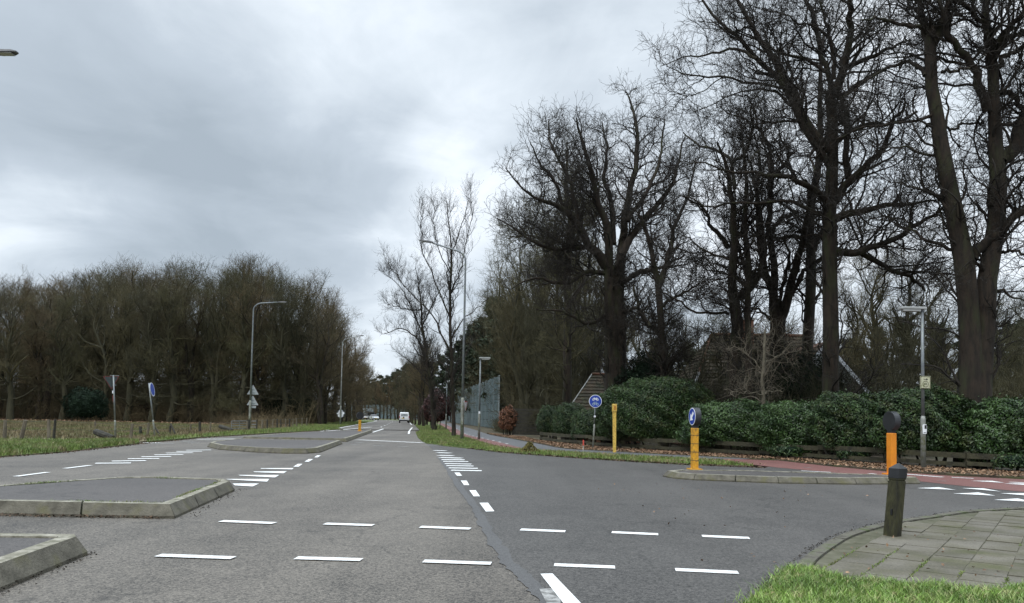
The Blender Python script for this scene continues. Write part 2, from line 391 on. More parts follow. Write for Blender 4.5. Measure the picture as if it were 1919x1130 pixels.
def in_poly(X, Y, poly):
    ins = np.zeros(len(X), bool); n = len(poly)
    for i in range(n):
        x1, y1 = poly[i]; x2, y2 = poly[(i + 1) % n]
        c = ((y1 > Y) != (y2 > Y))
        with np.errstate(divide='ignore', invalid='ignore'):
            xx = (x2 - x1) * (Y - y1) / (y2 - y1) + x1
        ins ^= c & (X < xx)
    return ins
def scatter(poly, n, seed):
    r = np.random.default_rng(seed); P = np.array(poly); lo = P.min(0); hi = P.max(0)
    out = []; got = 0
    while got < n:
        q = r.uniform(lo, hi, (n * 3, 2)); q = q[in_poly(q[:, 0], q[:, 1], poly)]
        out.append(q); got += len(q)
    return np.concatenate(out)[:n]
def blades(name, poly, n, h, wd, m, z, seed, hv=.5, lean=.5, pts=None):
    r = np.random.default_rng(seed); p = scatter(poly, n, seed) if pts is None else pts; n = len(p)
    a = r.uniform(0, 2 * np.pi, n); hh = h * r.uniform(1 - hv, 1 + hv, n); ww = wd * r.uniform(.6, 1.3, n)
    dx, dy = np.cos(a), np.sin(a); b = r.uniform(0, 2 * np.pi, n); ln = r.uniform(.1, 1, n) * lean * hh
    lx, ly = np.cos(b) * ln, np.sin(b) * ln
    V = np.zeros((n, 5, 3)); z0 = np.full(n, z)
    V[:, 0] = np.stack([p[:, 0] - dx * ww, p[:, 1] - dy * ww, z0], 1); V[:, 1] = np.stack([p[:, 0] + dx * ww, p[:, 1] + dy * ww, z0], 1)
    V[:, 2] = np.stack([p[:, 0] + lx * .4 + dx * ww * .7, p[:, 1] + ly * .4 + dy * ww * .7, z0 + hh * .6], 1)
    V[:, 3] = np.stack([p[:, 0] + lx * .4 - dx * ww * .7, p[:, 1] + ly * .4 - dy * ww * .7, z0 + hh * .6], 1)
    V[:, 4] = np.stack([p[:, 0] + lx, p[:, 1] + ly, z0 + hh * .97], 1)
    i = np.arange(n)[:, None] * 5
    T = np.concatenate([i + [0, 1, 2], i + [0, 2, 3], i + [3, 2, 4]])
    return npmesh(name, V.reshape(-1, 3), T, m)
def leaf_cloud(P, Nrm, size, seed, jitter=.8, aspect=.42):
    """leaves as folded two-quad blades at points P facing roughly Nrm"""
    r = np.random.default_rng(seed); n = len(P)
    nn = Nrm + r.normal(0, jitter, (n, 3)); nn /= np.linalg.norm(nn, axis=1)[:, None] + 1e-9
    t = r.normal(0, 1, (n, 3)); t[:, 2] -= .4; t -= (t * nn).sum(1)[:, None] * nn; t /= np.linalg.norm(t, axis=1)[:, None] + 1e-9
    s = np.cross(nn, t); L_ = (size * r.uniform(.6, 1.3, n))[:, None]; W_ = L_ * aspect
    V = np.stack([P - t * L_ * .5, P + s * W_ * .5 + nn * W_ * .18, P + t * L_ * .5, P - s * W_ * .5 + nn * W_ * .18], 1)
    i = np.arange(n)[:, None] * 4
    return V.reshape(-1, 3), np.concatenate([i + [0, 1, 2], i + [0, 2, 3]])

# ------------------------------------------------------------------ tree growing
def _nz(v): return v / (np.linalg.norm(v, axis=-1, keepdims=True) + 1e-9)
def resample(pts, rads, K, r, wob=0.0):
    pts = np.array(pts, float); seg = np.linalg.norm(np.diff(pts, axis=0), axis=1); s = np.concatenate([[0], np.cumsum(seg)])
    # smooth (Catmull-Rom) pass over the survey points
    n = len(pts); T = np.linspace(0, n - 1, K); out = np.zeros((K, 3))
    for q, t in enumerate(T):
        i = min(int(t), n - 2); f = t - i
        p0 = pts[max(i - 1, 0)]; p1 = pts[i]; p2 = pts[i + 1]; p3 = pts[min(i + 2, n - 1)]
        out[q] = .5 * (2 * p1 + (p2 - p0) * f + (2 * p0 - 5 * p1 + 4 * p2 - p3) * f * f + (3 * p1 - p0 - 3 * p2 + p3) * f ** 3)
    if wob:
        w_ = r.normal(0, wob, (K, 3)); w_[0] = 0; out += w_
    rr = np.interp(T / (n - 1), np.linspace(0, 1, len(rads)), rads)
    return out, rr
def children(P, Rr, n, K, r, t0=.25, t1=1.0, ang=(35, 70), length=(2, 4), wig=.25, up=.1, rscale=.6, rtip=.4, rmin=.006, taper=.4, radcap=None, rlen=None):
    """n side branches spread along the given parents, heavier parents first by length"""
    N_, K0, _ = P.shape
    ln = np.linalg.norm(np.diff(P, axis=1), axis=2).sum(1)
    idx = r.choice(N_, n, p=ln / ln.sum()); t = r.uniform(t0, t1, n) * (K0 - 1.001)
    i = t.astype(int); f = (t - i)[:, None]
    p = P[idx, i] * (1 - f) + P[idx, i + 1] * f
    tg = _nz(P[idx, i + 1] - P[idx, i]); rp = Rr[idx, i]
    a = np.radians(r.uniform(*ang, n))[:, None]
    pe = r.normal(0, 1, (n, 3)); pe -= (pe * tg).sum(1)[:, None] * tg; pe = _nz(pe)
    d = _nz(tg * np.cos(a) + pe * np.sin(a) + np.array([0, 0, up]))
    lo, hi = length
    Lc = r.uniform(lo, hi, n) * (1 - taper * t / (K0 - 1))
    if rlen is not None: Lc = Lc * np.clip(ln[idx] / rlen, .35, 1.3)
    C = np.zeros((n, K, 3)); C[:, 0] = p; step = (Lc / (K - 1))[:, None]
    for k in range(1, K):
        C[:, k] = C[:, k - 1] + d * step
        d = _nz(d + r.normal(0, wig, (n, 3)) + np.array([0, 0, up * .6]))
    r0 = np.maximum(rp * rscale * r.uniform(.6, 1, n), rmin)
    if radcap: r0 = np.minimum(r0, radcap)
    CR = r0[:, None] * np.linspace(1, rtip, K)[None]
    return C, np.maximum(CR, rmin * .6)
def tubes(sets, sides):
    Vs, Fs, b = [], [], 0
    for (P, Rr), s_ in zip(sets, sides):
        if len(P) == 0: continue
        n, K, _ = P.shape
        T = np.empty_like(P); T[:, 1:-1] = P[:, 2:] - P[:, :-2]; T[:, 0] = P[:, 1] - P[:, 0]; T[:, -1] = P[:, -1] - P[:, -2]; T = _nz(T)
        ref = np.array([.31, .67, .67])[None, None] * np.ones_like(T)
        mt = _nz(T.mean(1)); alt = np.abs((mt * ref[:, 0]).sum(1)) > .9
        ref[alt] = np.array([.9, -.3, .1])
        U = _nz(np.cross(T, ref)); W = np.cross(T, U)
        a = 2 * np.pi * np.arange(s_) / s_
        V = P[:, :, None] + Rr[:, :, None, None] * (U[:, :, None] * np.cos(a)[None, None, :, None] + W[:, :, None] * np.sin(a)[None, None, :, None])
        Vs.append(V.reshape(-1, 3))
        base = (np.arange(n)[:, None, None] * K + np.arange(K - 1)[None, :, None]) * s_
        k = np.arange(s_)[None, None]; k2 = (k + 1) % s_
        F = np.stack([base + k, base + k2, base + s_ + k2, base + s_ + k], -1).reshape(-1, 4)
        Fs.append(F + b); b += n * K * s_
    return np.concatenate(Vs), np.concatenate(Fs)
def stack(lst): return np.stack([a for a, b in lst]), np.stack([b for a, b in lst])

PTOP = {}
def bare_tree(name, seed, H, r0, trunks, crown_r, fork, n1, n2, n3, label, cat='tree', group=None, mb=None, mt=None,
              loc=(0, 0, 0), lean=0, twigr=.012, limbs=9, up=.16, wig=.2, a1=(30, 62), low=0, tw=(.35, .8), l2=(1.2, 2.8)):
    """a leafless broadleaf: trunk with limbs forking from it, side branches, twigs"""
    r = np.random.default_rng(seed); mains = []; K = 12
    for q in range(trunks):
        a = 2 * np.pi * (q + r.uniform(0, .5)) / max(trunks, 1); sp = 0 if trunks == 1 else crown_r * .22
        pts = [(0 + .1 * q, 0, -.1), (np.cos(a) * sp * .15 + r.normal(0, .15), np.sin(a) * sp * .15, H * .2),
               (np.cos(a) * sp * .6 + r.normal(0, .3), np.sin(a) * sp * .6 + r.normal(0, .3), H * .5),
               (np.cos(a) * sp + r.normal(0, .5), np.sin(a) * sp + r.normal(0, .5), H * .78), (np.cos(a) * sp * 1.2 + lean, np.sin(a) * sp * 1.2, H * .97)]
        k_ = 1 if trunks == 1 else .72
        mains.append(resample(pts, [r0 * 1.25 * k_, r0 * k_, r0 * .72 * k_, r0 * .34 * k_, r0 * .1], K, r, H * .006))
    P0, R0 = stack(mains)
    P1, R1 = children(P0, R0, limbs, 10, r, fork, .92, a1, (crown_r * .85, crown_r * 1.35), wig * .8, up, .68, .25, .03, .35)
    if low:
        Pl, Rl = children(P0, R0, low, 9, r, .12, fork + .1, (60, 95), (crown_r * .5, crown_r * .9), wig, .0, .35, .25, .025, .2)
        P1 = np.concatenate([P1, np.pad(Pl, ((0, 0), (0, 1), (0, 0)), 'edge')]); R1 = np.concatenate([R1, np.pad(Rl, ((0, 0), (0, 1)), 'edge')])
        P1[-low:, -1] += (P1[-low:, -2] - P1[-low:, -3])
    PA = np.concatenate([P0[:, 2:], P1[:, :10]]); RA = np.concatenate([R0[:, 2:], R1[:, :10]])
    P2, R2 = children(PA, RA, n1, 8, r, .2, .98, (30, 65), (l2[0] * 1.2, l2[1] * 1.2), wig * 1.3, up * .7, .5, .3, .014, .45)
    P3, R3 = children(P2, R2, n2, 6, r, .15, 1, (28, 65), (.7, 1.7), wig * 1.3, up * .9, .6, .4, twigr * .8, .3, radcap=.022)
    PB = np.concatenate([P3, P2[:, ::1][:, 2:]]) if False else P3
    P4, R4 = children(PB, R3, n3, 4, r, .1, 1, (25, 65), tw, wig * 1.4, up * .5, .6, .5, twigr * .6, .2, radcap=twigr)
    root = empty(name, loc, 0, label, cat, group)
    V, F = tubes([(P0, R0), (P1, R1)], [10, 7]); npmesh('trunk', V, F, mb or M_BARK, root, True)
    V, F = tubes([(P2, R2), (P3, R3), (P4, R4)], [5, 3, 3]); npmesh('crown', V, F, mt or M_TWIG, root)
    PTOP[root.name] = float(np.percentile(V[:, 2], 99.3))
    return root

def traced_tree(name, seed, Y, trunk, limbs, n1, n2, n3, label, ppm=None, mb=None, mt=None, base=None, twigr=.009, depth=1.0, extra=None, l1=(1.2, 3.2), autolimb=0, up=.12):
    """a tree whose trunk and limbs follow surveyed points: (px, py, width px); limbs spread in depth by their own offset"""
    r = np.random.default_rng(seed); mains = []
    def conv(pts, dy0, dy1):
        out, rad = [], []
        for i, (px, py, wd) in enumerate(pts):
            Yd = Y + dy0 + (dy1 - dy0) * (i / max(len(pts) - 1, 1)) ** 1.2
            out.append(AT(px, py, Yd)); rad.append(wd / FPX * Yd / 2)
        return out, rad
    b = None
    for t in trunk:
        p, rr = conv(t, 0, 0)
        if p[0][2] < 2.6: p = [(p[0][0], Y, -.15)] + p; rr = [rr[0] * 1.18] + rr
        if b is None: b = (p[0][0], Y, 0.0)
        mains.append(resample(p, rr, 14, r, .02))
    for t in limbs:
        d1 = r.uniform(-1, 1) * depth * 2.2
        st = t[0]
        p, rr = conv(t, 0, d1)
        mains.append(resample(p, rr, 14, r, .035))
    P0, R0 = stack(mains); P0 = P0 - np.array(b)
    Psrc, Rsrc = P0, R0
    if autolimb:
        Pa, Ra = children(P0, R0, autolimb, 14, r, .25, .85, (35, 70), (2.0, 4.6), .22, up, .5, .25, .025, .8, radcap=.055)
        Psrc = np.concatenate([P0, Pa]); Rsrc = np.concatenate([R0, Ra]); P0 = Psrc; R0 = Rsrc
    hi = Psrc[:, :, 2].mean(1) > 2.0
    Ps, Rs = Psrc[hi], Rsrc[hi]
    P2, R2 = children(Ps, Rs, n1, 11, r, .12, 1, (30, 70), l1, .27, up * 1.2, .48, .3, .013, .6, radcap=.045)
    P3, R3 = children(P2, R2, n2, 6, r, .26, 1, (30, 72), (.5, 1.4), .32, up * .9, .6, .4, twigr, .3, radcap=.02)
    P4, R4 = children(P3, R3, n3, 4, r, .25, 1, (28, 65), (.2, .55), .3, up * .5, .6, .5, twigr * .6, .2, radcap=twigr)
    root = empty(name, b, 0, label, 'tree')
    V, F = tubes([(P0, R0)], [12]); npmesh('trunk', V, F, mb or M_BARK, root, True)
    V, F = tubes([(P2, R2), (P3, R3), (P4, R4)], [5, 3, 3]); npmesh('crown', V, F, mt or M_TWIG, root)
    return root

def pine(name, seed, H, rc, z0, n, label, loc, group=None):
    r = np.random.default_rng(seed); K = 10
    tp, tr = resample([(0, 0, -.1), (r.normal(0, .2), 0, H * .4), (0, 0, H)], [.2, .15, .04], K, r, .03)
    P0, R0 = tp[None], tr[None]
    P1, R1 = children(P0, R0, 70, 6, r, z0, 1, (65, 95), (rc * .7, rc * 1.15), .12, .03, .3, .3, .02, .62)
    cen, nr = [], []
    for q in range(len(P1)):
        pass
    t = r.uniform(.15, 1, (n,)); i = r.integers(0, len(P1), n); kk = t * 4.999; k0 = kk.astype(int); f = (kk - k0)[:, None]
    c = P1[i, k0] * (1 - f) + P1[i, k0 + 1] * f + r.normal(0, .22, (n, 3)) * [1, 1, .55]
    V, F = leaf_cloud(c, np.tile([0, 0, 1.0], (n, 1)), .5, seed + 1, 1.0, .3)
    root = empty(name, loc, 0, label, 'tree', group)
    Vt, Ft = tubes([(P0, R0), (P1, R1)], [8, 4]); npmesh('trunk', Vt, Ft, M_BARK, root, True)
    npmesh('crown', V, F, M_PINE, root)
    return root

# ------------------------------------------------------------------ the ground
def poly_px(lst, z=0.0): return [G(a, b, z) for a, b in lst]
def sheet(name, poly, z, m):
    o = MB().add([(x, y, z) for x, y in poly], [tuple(range(len(poly)))]).build(name, m, fix=False)
    if o.data.polygons[0].normal.z < 0: o.data.flip_normals()
    return o
# centre line of the main road, straight and then bending left into the woods
def ctr(Y): return -2.54 - .1425 * Y
CL = [(ctr(y), y) for y in (-15, 0, 20, 40, 60, 80, 100, 115, 128)] + [(-23.7, 148), (-27.6, 170), (-33.2, 190), (-41.5, 210), (-54, 228), (-74, 242), (-104, 250), (-150, 254)]
def smooth_line(pts, n=6):
    out = []
    for i in range(len(pts) - 1):
        p0 = np.array(pts[max(i - 1, 0)]); p1 = np.array(pts[i]); p2 = np.array(pts[i + 1]); p3 = np.array(pts[min(i + 2, len(pts) - 1)])
        for k in range(n):
            f = k / n; out.append(tuple(.5 * (2 * p1 + (p2 - p0) * f + (2 * p0 - 5 * p1 + 4 * p2 - p3) * f * f + (3 * p1 - p0 - 3 * p2 + p3) * f ** 3)))
    out.append(tuple(pts[-1])); return out
CLS = smooth_line(CL)
def offset(line, d):
    P = np.array(line); T = np.gradient(P, axis=0); T /= np.linalg.norm(T, axis=1)[:, None]
    return [tuple(p) for p in P + np.stack([T[:, 1], -T[:, 0]], 1) * d]
def ribbon(line, a, b): return offset(line, a) + offset(line, b)[::-1]
def ribbon_mesh(name, line, a, b, z, m, zb=None):
    A = offset(line, a); B = offset(line, b); n = len(A); mb_ = MB()
    mb_.add([(x, y, z) for x, y in A] + [(x, y, z) for x, y in B], [(i, i + 1, n + i + 1, n + i) for i in range(n - 1)])
    o = mb_.build(name, m, fix=False)
    if o.data.polygons[0].normal.z < 0: o.data.flip_normals()
    return o
def at_Y(line, y0, y1): return [p for p in line if y0 <= p[1] <= y1]

struct('ground', sheet('ground', [(-1500, -300), (1500, -300), (1500, 2600), (-1500, 2600)], -.05, M_DIRT))
leftedge = [(-9.0, -12), (-11.6, 8), G(0, 857), G(120, 848), G(280, 830), G(380, 820.5), G(480, 814.5), G(560, 810), G(640, 805.5)]
FAR = [p for p in CLS if p[1] >= 57]
fl = offset(FAR, -3.85)
rightedge = [G(780, 812), G(786, 821), G(792, 827.5), G(800, 831.5), G(831, 836), G(886, 842), G(940, 848.5), G(1080, 859), G(1180, 865.5), G(1293, 872), G(1420, 876), G(1470, 874), G(1600, 884), G(1726, 897), (11, 15.6), (60, 13.5)]
main_poly = leftedge + [(fl[1][0], 61)] + [(offset(FAR, 3.7)[1][0], 61)] + rightedge + [(60, -12)]
struct('road', sheet('road', main_poly, 0.0, M_ASPH))
struct('far_road', ribbon_mesh('far_road', [p for p in CLS if p[1] > 60], -3.85, 3.7, -.004, M_ASPH))
# newer, darker asphalt of the side road, with an uneven seam
seam = [G(800, 832), G(818, 848), G(832, 866), G(846, 884), G(858, 902), G(872, 922), G(893, 950), G(912, 985), G(938, 1022), G(958, 1056), G(990, 1082), G(1012, 1104), G(1045, 1131), (.55, 3), (1.4, -10)]
seam2 = []
for i in range(len(seam) - 1):
    (x0, y0), (x1, y1) = seam[i], seam[i + 1]
    for k in range(7):
        f = k / 7; j = .014
        seam2.append((x0 + (x1 - x0) * f + rnd.uniform(-j, j), y0 + (y1 - y0) * f))
side_poly = seam2 + [(60, -12)] + rightedge[::-1][:-3]
struct('side_road', sheet('side_road', [(x, y) for x, y in side_poly], .004, M_ASPH2))
struct('asphalt_seam', sheet('asphalt_seam', [(x - .07 - rnd.uniform(0, .04), y) for x, y in seam2 if 4 < y < 22] + [(x + .02 + rnd.uniform(0, .03), y) for x, y in seam2 if 4 < y < 22][::-1], .0055, asphalt('smooth_asphalt', .078, .2, .3, (1.02, 1, .98))))
# red cycle crossing on the right
RED = [(1356, 860), (1460, 863.5), (1560, 875), (1667, 884.5), (1780, 892), (1919, 899), (2080, 906)]
REDL = [(2080, 934), (1919, 922.5), (1800, 911), (1726, 903), (1640, 893), (1560, 886), (1460, 877), (1356, 865)]
struct('cycle_path', sheet('cycle_path', poly_px(RED + REDL), .009, M_RED))
# the cycle path that follows the main road, red strip beside grey
pathc = [(-17.5, 190), (-14.3, 150), (-10.3, 120), (-7.2, 92), (-4.4, 68), G(885, 814), G(925, 823), G(965, 832), G(1008, 841), G(1100, 847), G(1200, 853), G(1300, 858), G(1380, 862)]
pathc = [(p[0], p[1]) for p in pathc]
PS = smooth_line(pathc)
o = ribbon_mesh('asphalt_path', PS, -1.2, 1.3, .006, M_PATH); struct('asphalt_path', o)
o = ribbon_mesh('red_path', PS, .45, 1.35, .011, M_RED); struct('red_path', o)

def prism_obj(name, poly, z0, z1, m):
    return MB().prism(poly, z0, z1, bottom=False).build(name, m)
# left field, verges and wood floor
field = [(-140, 20), (-60, 24), (-30, 24.5), (-15.0, 30), (-16.2, 45), (-17.5, 62), (-20, 76), (-40, 82), (-140, 84)]
struct('field', sheet('field', field, -.02, M_FIELD))
struct('wood_floor', sheet('wood_floor', [(-400, 80), (-60, 80), (-21, 74), (-17.5, 62), (fl[4][0] - 4, fl[4][1]), (-28, 150), (-45, 206), (-110, 240), (-400, 240)], -.03, M_WSOIL))
lv = [(-140, 14), (-40, 16), (-18, 17.5)] + leftedge[2:4] + [G(255, 832.5)] + [G(262, 829)] + [(-14.7, 30), (-16, 27.8), (-30, 24), (-60, 23), (-140, 22)]
struct('left_verge', prism_obj('left_verge', [(-140, 14), (-13.1, 16.5), G(0, 857), G(120, 848), G(255, 832), G(262, 829.5), (-15.1, 29), (-16.6, 27), (-30, 24.5), (-60, 23.5), (-140, 22)], -.05, .035, M_TURF))
lv2 = [G(275, 828.5), G(300, 826), G(380, 819.5), G(480, 813.5), G(560, 809), G(640, 804.5)] + fl[2:] + offset(FAR, -9.5)[::-1][:-6] + [(-18.3, 62), (-16.9, 45), (-15.2, 31)]
struct('far_left_verge', prism_obj('far_left_verge', lv2, -.05, .035, M_TURF))
rv_near = [G(780, 812), G(784, 821), G(792, 827.5), G(800, 831), G(831, 835.5), G(886, 841.5), G(940, 848), G(1080, 858.5), G(1180, 865), G(1293, 871.5), G(1420, 876)]
inner = [p for p in offset(PS, 1.45)]
inner_n = [p for p in inner if p[1] < 140]
fr = [p for p in offset(FAR, 3.75) if p[1] > 56]
fr_n = [p for p in fr if p[1] < 140]
rv = rv_near[::-1] + fr_n + inner_n
struct('right_verge', prism_obj('right_verge', rv, -.05, .03, M_TURF))
struct('far_right_verge', prism_obj('far_right_verge', [p for p in fr if 139 < p[1]] + [(-150, 262), (-100, 275), (-62, 262), (-30, 215), (-17.6, 180), (-13.2, 140.5)], -.05, .03, M_TURF))
# slab pavement at the right front corner
kerb_px = [(1440, 1131), (1492, 1065), (1512, 1046), (1543, 1025), (1570, 1010), (1600, 999.5), (1654, 985), (1700, 977), (1746, 970.5), (1806, 962), (1919, 955), (2150, 946)]
kl = poly_px(kerb_px)
kl = [(1.9, 3.0)] + kl
KL = smooth_line(kl, 5)
pav_in = offset(KL, .13)
pav = pav_in + [(12, 10), (12, 2)]
struct('pavement_bed', prism_obj('pavement_bed', pav, -.05, .022, mat('mossy_joint', (.045, .045, .02), (.11, .105, .07), 4, .95)))
def slabs():
    mb_ = MB(); a = -R(37); ca, sa = math.cos(a), math.sin(a); w_ = .30; u0 = -10.0; col = 0
    while u0 < 10:
        v0 = -4 + (col % 2) * .15 + rnd.uniform(-.01, .01); uj = rnd.uniform(-.004, .004)
        while v0 < 18:
            g = .002 + rnd.uniform(0, .004); zt = .028 + rnd.uniform(-.005, .005); tl = rnd.uniform(-.003, .003)
            q = [(u0 + uj + g, v0 + g), (u0 + w_ - g, v0 + g), (u0 + w_ - g, v0 + w_ - g), (u0 + uj + g, v0 + w_ - g)]
            q = [(x * ca - y * sa + .0, x * sa + y * ca) for x, y in q]
            X = np.array([p[0] for p in q]); Yv = np.array([p[1] for p in q])
            if 2.5 < Yv.mean() < 12 and X.mean() < 10 and in_poly(X, Yv, pav).sum() >= 3:
                n0 = len(mb_.v); mb_.prism(q, .0, zt, bottom=False)
                for k in (4, 5): mb_.v[n0 + k] = (*mb_.v[n0 + k][:2], zt + tl)
            v0 += w_
        u0 += w_; col += 1
    return mb_.build('pavement', M_SLAB)
struct('pavement', slabs())
def kerb_blocks(line, width, z1, m, seg=1.0, slope=0.0, name='kerb', parent=None, z0=-.02, gap=.012):
    A = np.array(line); d = np.concatenate([[0], np.cumsum(np.linalg.norm(np.diff(A, axis=0), axis=1))])
    n = max(int(d[-1] / seg), 1); mb_ = MB(); B = np.array(offset(line, width)); Sx = np.array(offset(line, slope)) if slope else A
    for i in range(n):
        s0 = d[-1] * i / n + gap; s1 = d[-1] * (i + 1) / n - gap
        ss = [s0] + [x for x in d if s0 < x < s1] + [s1]
        f = lambda C, s: (float(np.interp(s, d, C[:, 0])), float(np.interp(s, d, C[:, 1])))
        vs = []; jz = rnd.uniform(-.004, .004)
        for s in ss: vs += [(*f(A, s), z0), (*f(A, s), .02), (*f(Sx, s), z1 + jz), (*f(B, s), z1 + jz), (*f(B, s), z0)]
        k = len(ss); fs = [(5 * j + q, 5 * j + (q + 1) % 5, 5 * j + 5 + (q + 1) % 5, 5 * j + 5 + q) for j in range(k - 1) for q in range(5)]
        fs += [(0, 1, 2, 3, 4), tuple(5 * (k - 1) + q for q in (4, 3, 2, 1, 0))]
        mb_.add(vs, fs)
    return mb_.build(name, m, parent)
o = kerb_blocks(KL, .12, .040, M_KERBP, 1.0, .01, 'pavement_kerb'); struct('pavement_kerb', o)

# ------------------------------------------------------------------ traffic islands
def area(p): return .5 * sum(p[i][0] * p[(i + 1) % len(p)][1] - p[(i + 1) % len(p)][0] * p[i][1] for i in range(len(p)))
def inset(poly, d):
    n = len(poly); out = []
    for i in range(n):
        p = Vector(poly[i]); a = (p - Vector(poly[i - 1])).normalized(); b = (Vector(poly[(i + 1) % n]) - p).normalized()
        na = Vector((-a.y, a.x)); nb = Vector((-b.y, b.x)); m_ = (na + nb).normalized(); c = max(m_.dot(na), .45)
        out.append(tuple(p + m_ * (d / c)))
    return out
def island(poly, label, h=.155, slope=.085, top=.12, seg=1.0):
    if area(poly) < 0: poly = poly[::-1]
    cx = sum(p[0] for p in poly) / len(poly); cy = sum(p[1] for p in poly) / len(poly)
    root = empty('traffic_island', (cx, cy, 0), 0, label, 'traffic island')
    P0 = [(x - cx, y - cy) for x, y in poly]; P1 = inset(P0, slope); P2 = inset(P0, slope + top)
    MB().prism(inset(P0, slope + top - .01), 0, h - .012, bottom=False).build('surface', M_ISL, root)
    # dark core seen in the joints
    A = inset(P0, .02); B = inset(P1, .01); n = len(A); c = MB()
    c.add([(x, y, 0) for x, y in A] + [(x, y, h - .02) for x, y in B] + [(x, y, h - .02) for x, y in P2],
          [(i, (i + 1) % n, n + (i + 1) % n, n + i) for i in range(n)] + [(n + i, n + (i + 1) % n, 2 * n + (i + 1) % n, 2 * n + i) for i in range(n)])
    c.build('joint', M_KERBD, root)
    mb_ = MB(); tb_ = MB()
    for i in range(n):
        j = (i + 1) % n; a0, a1, b0, b1, c0, c1 = [Vector(v) for v in (P0[i], P0[j], P1[i], P1[j], P2[i], P2[j])]
        m_ = max(1, round((a1 - a0).length / seg)); g = .012 / max((a1 - a0).length, .1)
        for k in range(m_):
            f0, f1 = k / m_ + (g if k or (a1 - a0).length > .7 else 0), (k + 1) / m_ - (g if k < m_ - 1 else 0); jz = rnd.uniform(-.004, .004)
            q = [a0.lerp(a1, f0), a0.lerp(a1, f1), b0.lerp(b1, f1), b0.lerp(b1, f0), c0.lerp(c1, f0), c0.lerp(c1, f1)]
            z_ = h + jz
            mb_.add([(q[0].x, q[0].y, .0), (q[1].x, q[1].y, .0), (q[0].x, q[0].y, .03), (q[1].x, q[1].y, .03), (q[3].x, q[3].y, z_), (q[2].x, q[2].y, z_)],
                    [(0, 1, 3, 2), (2, 3, 5, 4)])
            tb_.add([(q[3].x, q[3].y, z_), (q[2].x, q[2].y, z_), (q[4].x, q[4].y, z_), (q[5].x, q[5].y, z_), (q[4].x, q[4].y, z_ - .1), (q[5].x, q[5].y, z_ - .1), (q[0].x, q[0].y, .0), (q[1].x, q[1].y, .0)],
                    [(0, 1, 3, 2), (2, 3, 5, 4), (0, 2, 4, 6), (1, 7, 5, 3)])
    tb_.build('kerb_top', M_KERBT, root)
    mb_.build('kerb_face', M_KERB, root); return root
IA = [(-8.0, 8.42), (-3.77, 8.38), (-4.24, 11.45), (-4.5, 11.85), (-5.7, 12.05), (-6.3, 11.85), (-6.9, 10.75)]
IB = [(-3.12, 2), (-3.32, 4.8), (-3.50, 6.2), (-3.62, 6.36), (-9, 6.3), (-9, 2)]
IC = [(-11.0, 27.2), (-10.6, 25.9), (-9.5, 24.1), (-7.9, 22.8), (-6.8, 22.35), (-6.2, 22.6), (-6.0, 23.4), (-6.95, 30.6), (-11.3, 30.8)]
ID = [(-12.0, 33), (-7.3, 33), (-9.9, 53), (-10.25, 54.6), (-10.6, 54.3), (-12.4, 44)]
IE = [(3.25, 15.85), (3.35, 15.35), (3.7, 15.0), (5.25, 14.55), (6.8, 14.6), (8.3, 15.05), (8.5, 15.4), (7.9, 15.95), (5.3, 16.6), (3.7, 16.35)]
island(IA, 'large pointed traffic island with splayed dark-faced concrete kerb, second from the front on the left')
island(IB, 'nearest traffic island cut off by the bottom left corner, pale rounded kerb nose')
island(IC, 'rounded traffic island between two carriageways, in front of the island with the yellow bollard', seg=2.0)
island(ID, 'farthest long narrow traffic island tapering to a point, carrying one yellow bollard', seg=2.0)
island(IE, 'low narrow traffic island in the side road carrying two yellow bollards', h=.13)

# ------------------------------------------------------------------ road markings
mk = MB(); fd = MB()
ZM = .0095
def quad(mb_, pts, z=ZM): mb_.add([(*G(a, b, z), z) for a, b in pts], [tuple(range(len(pts)))])
def line_px(mb_, a, b, wd, z=ZM):
    p = Vector(G(*a, z)); q = Vector(G(*b, z)); d = (q - p).normalized(); n = Vector((-d.y, d.x)) * wd / 2
    mb_.add([(v.x, v.y, z) for v in (p - n, q - n, q + n, p + n)], [(0, 1, 2, 3)])
for a in [((415, 976), (515, 980)), ((609, 981), (700, 984)), ((788, 987), (882, 990.5)), ((976, 992), (1060, 995.5)), ((1147, 997), (1234, 1001)), ((1316, 1004), (1405, 1008))]: line_px(mk, *a, .14)
for a in [((297, 1040), (438, 1045)), ((555, 1045), (678, 1048.5)), ((794, 1051), (921, 1055.5)), ((1039, 1058), (1153, 1062.5)), ((1266, 1067), (1384, 1072.5))]: line_px(mk, *a, .12)
quad(mk, [(1013, 1075), (1036, 1074.5), (1094, 1135), (1180, 1240), (1140, 1240), (1060, 1135)])
quad(fd, [(1011, 1103), (1040, 1102), (1050, 1118), (1052, 1140), (1030, 1140)], .0075)
for q in [[(899, 942), (915, 942), (927, 958), (911, 958.5)], [(880, 918.5), (892, 918.5), (900, 930), (888, 930)], [(864, 900.5), (875, 900.5), (880, 909), (870, 909)], [(852, 885.5), (861.5, 885.5), (866.5, 891.5), (857, 891.5)]]: quad(mk, q)
for a, b in [((814, 844), (837, 844.7)), ((820, 848), (845, 849)), ((822, 853), (850, 854)), ((825, 857), (866, 858.5)), ((828, 861), (871, 861.7)), ((831, 864.5), (878, 865)), ((834, 868.5), (884, 869.6)), ((837, 872.4), (888, 873.3)), ((841.5, 876.6), (896, 877.6)), ((846, 881), (903, 882))]:
    line_px(mk, a, b, .26 if a[1] > 862 else .34)
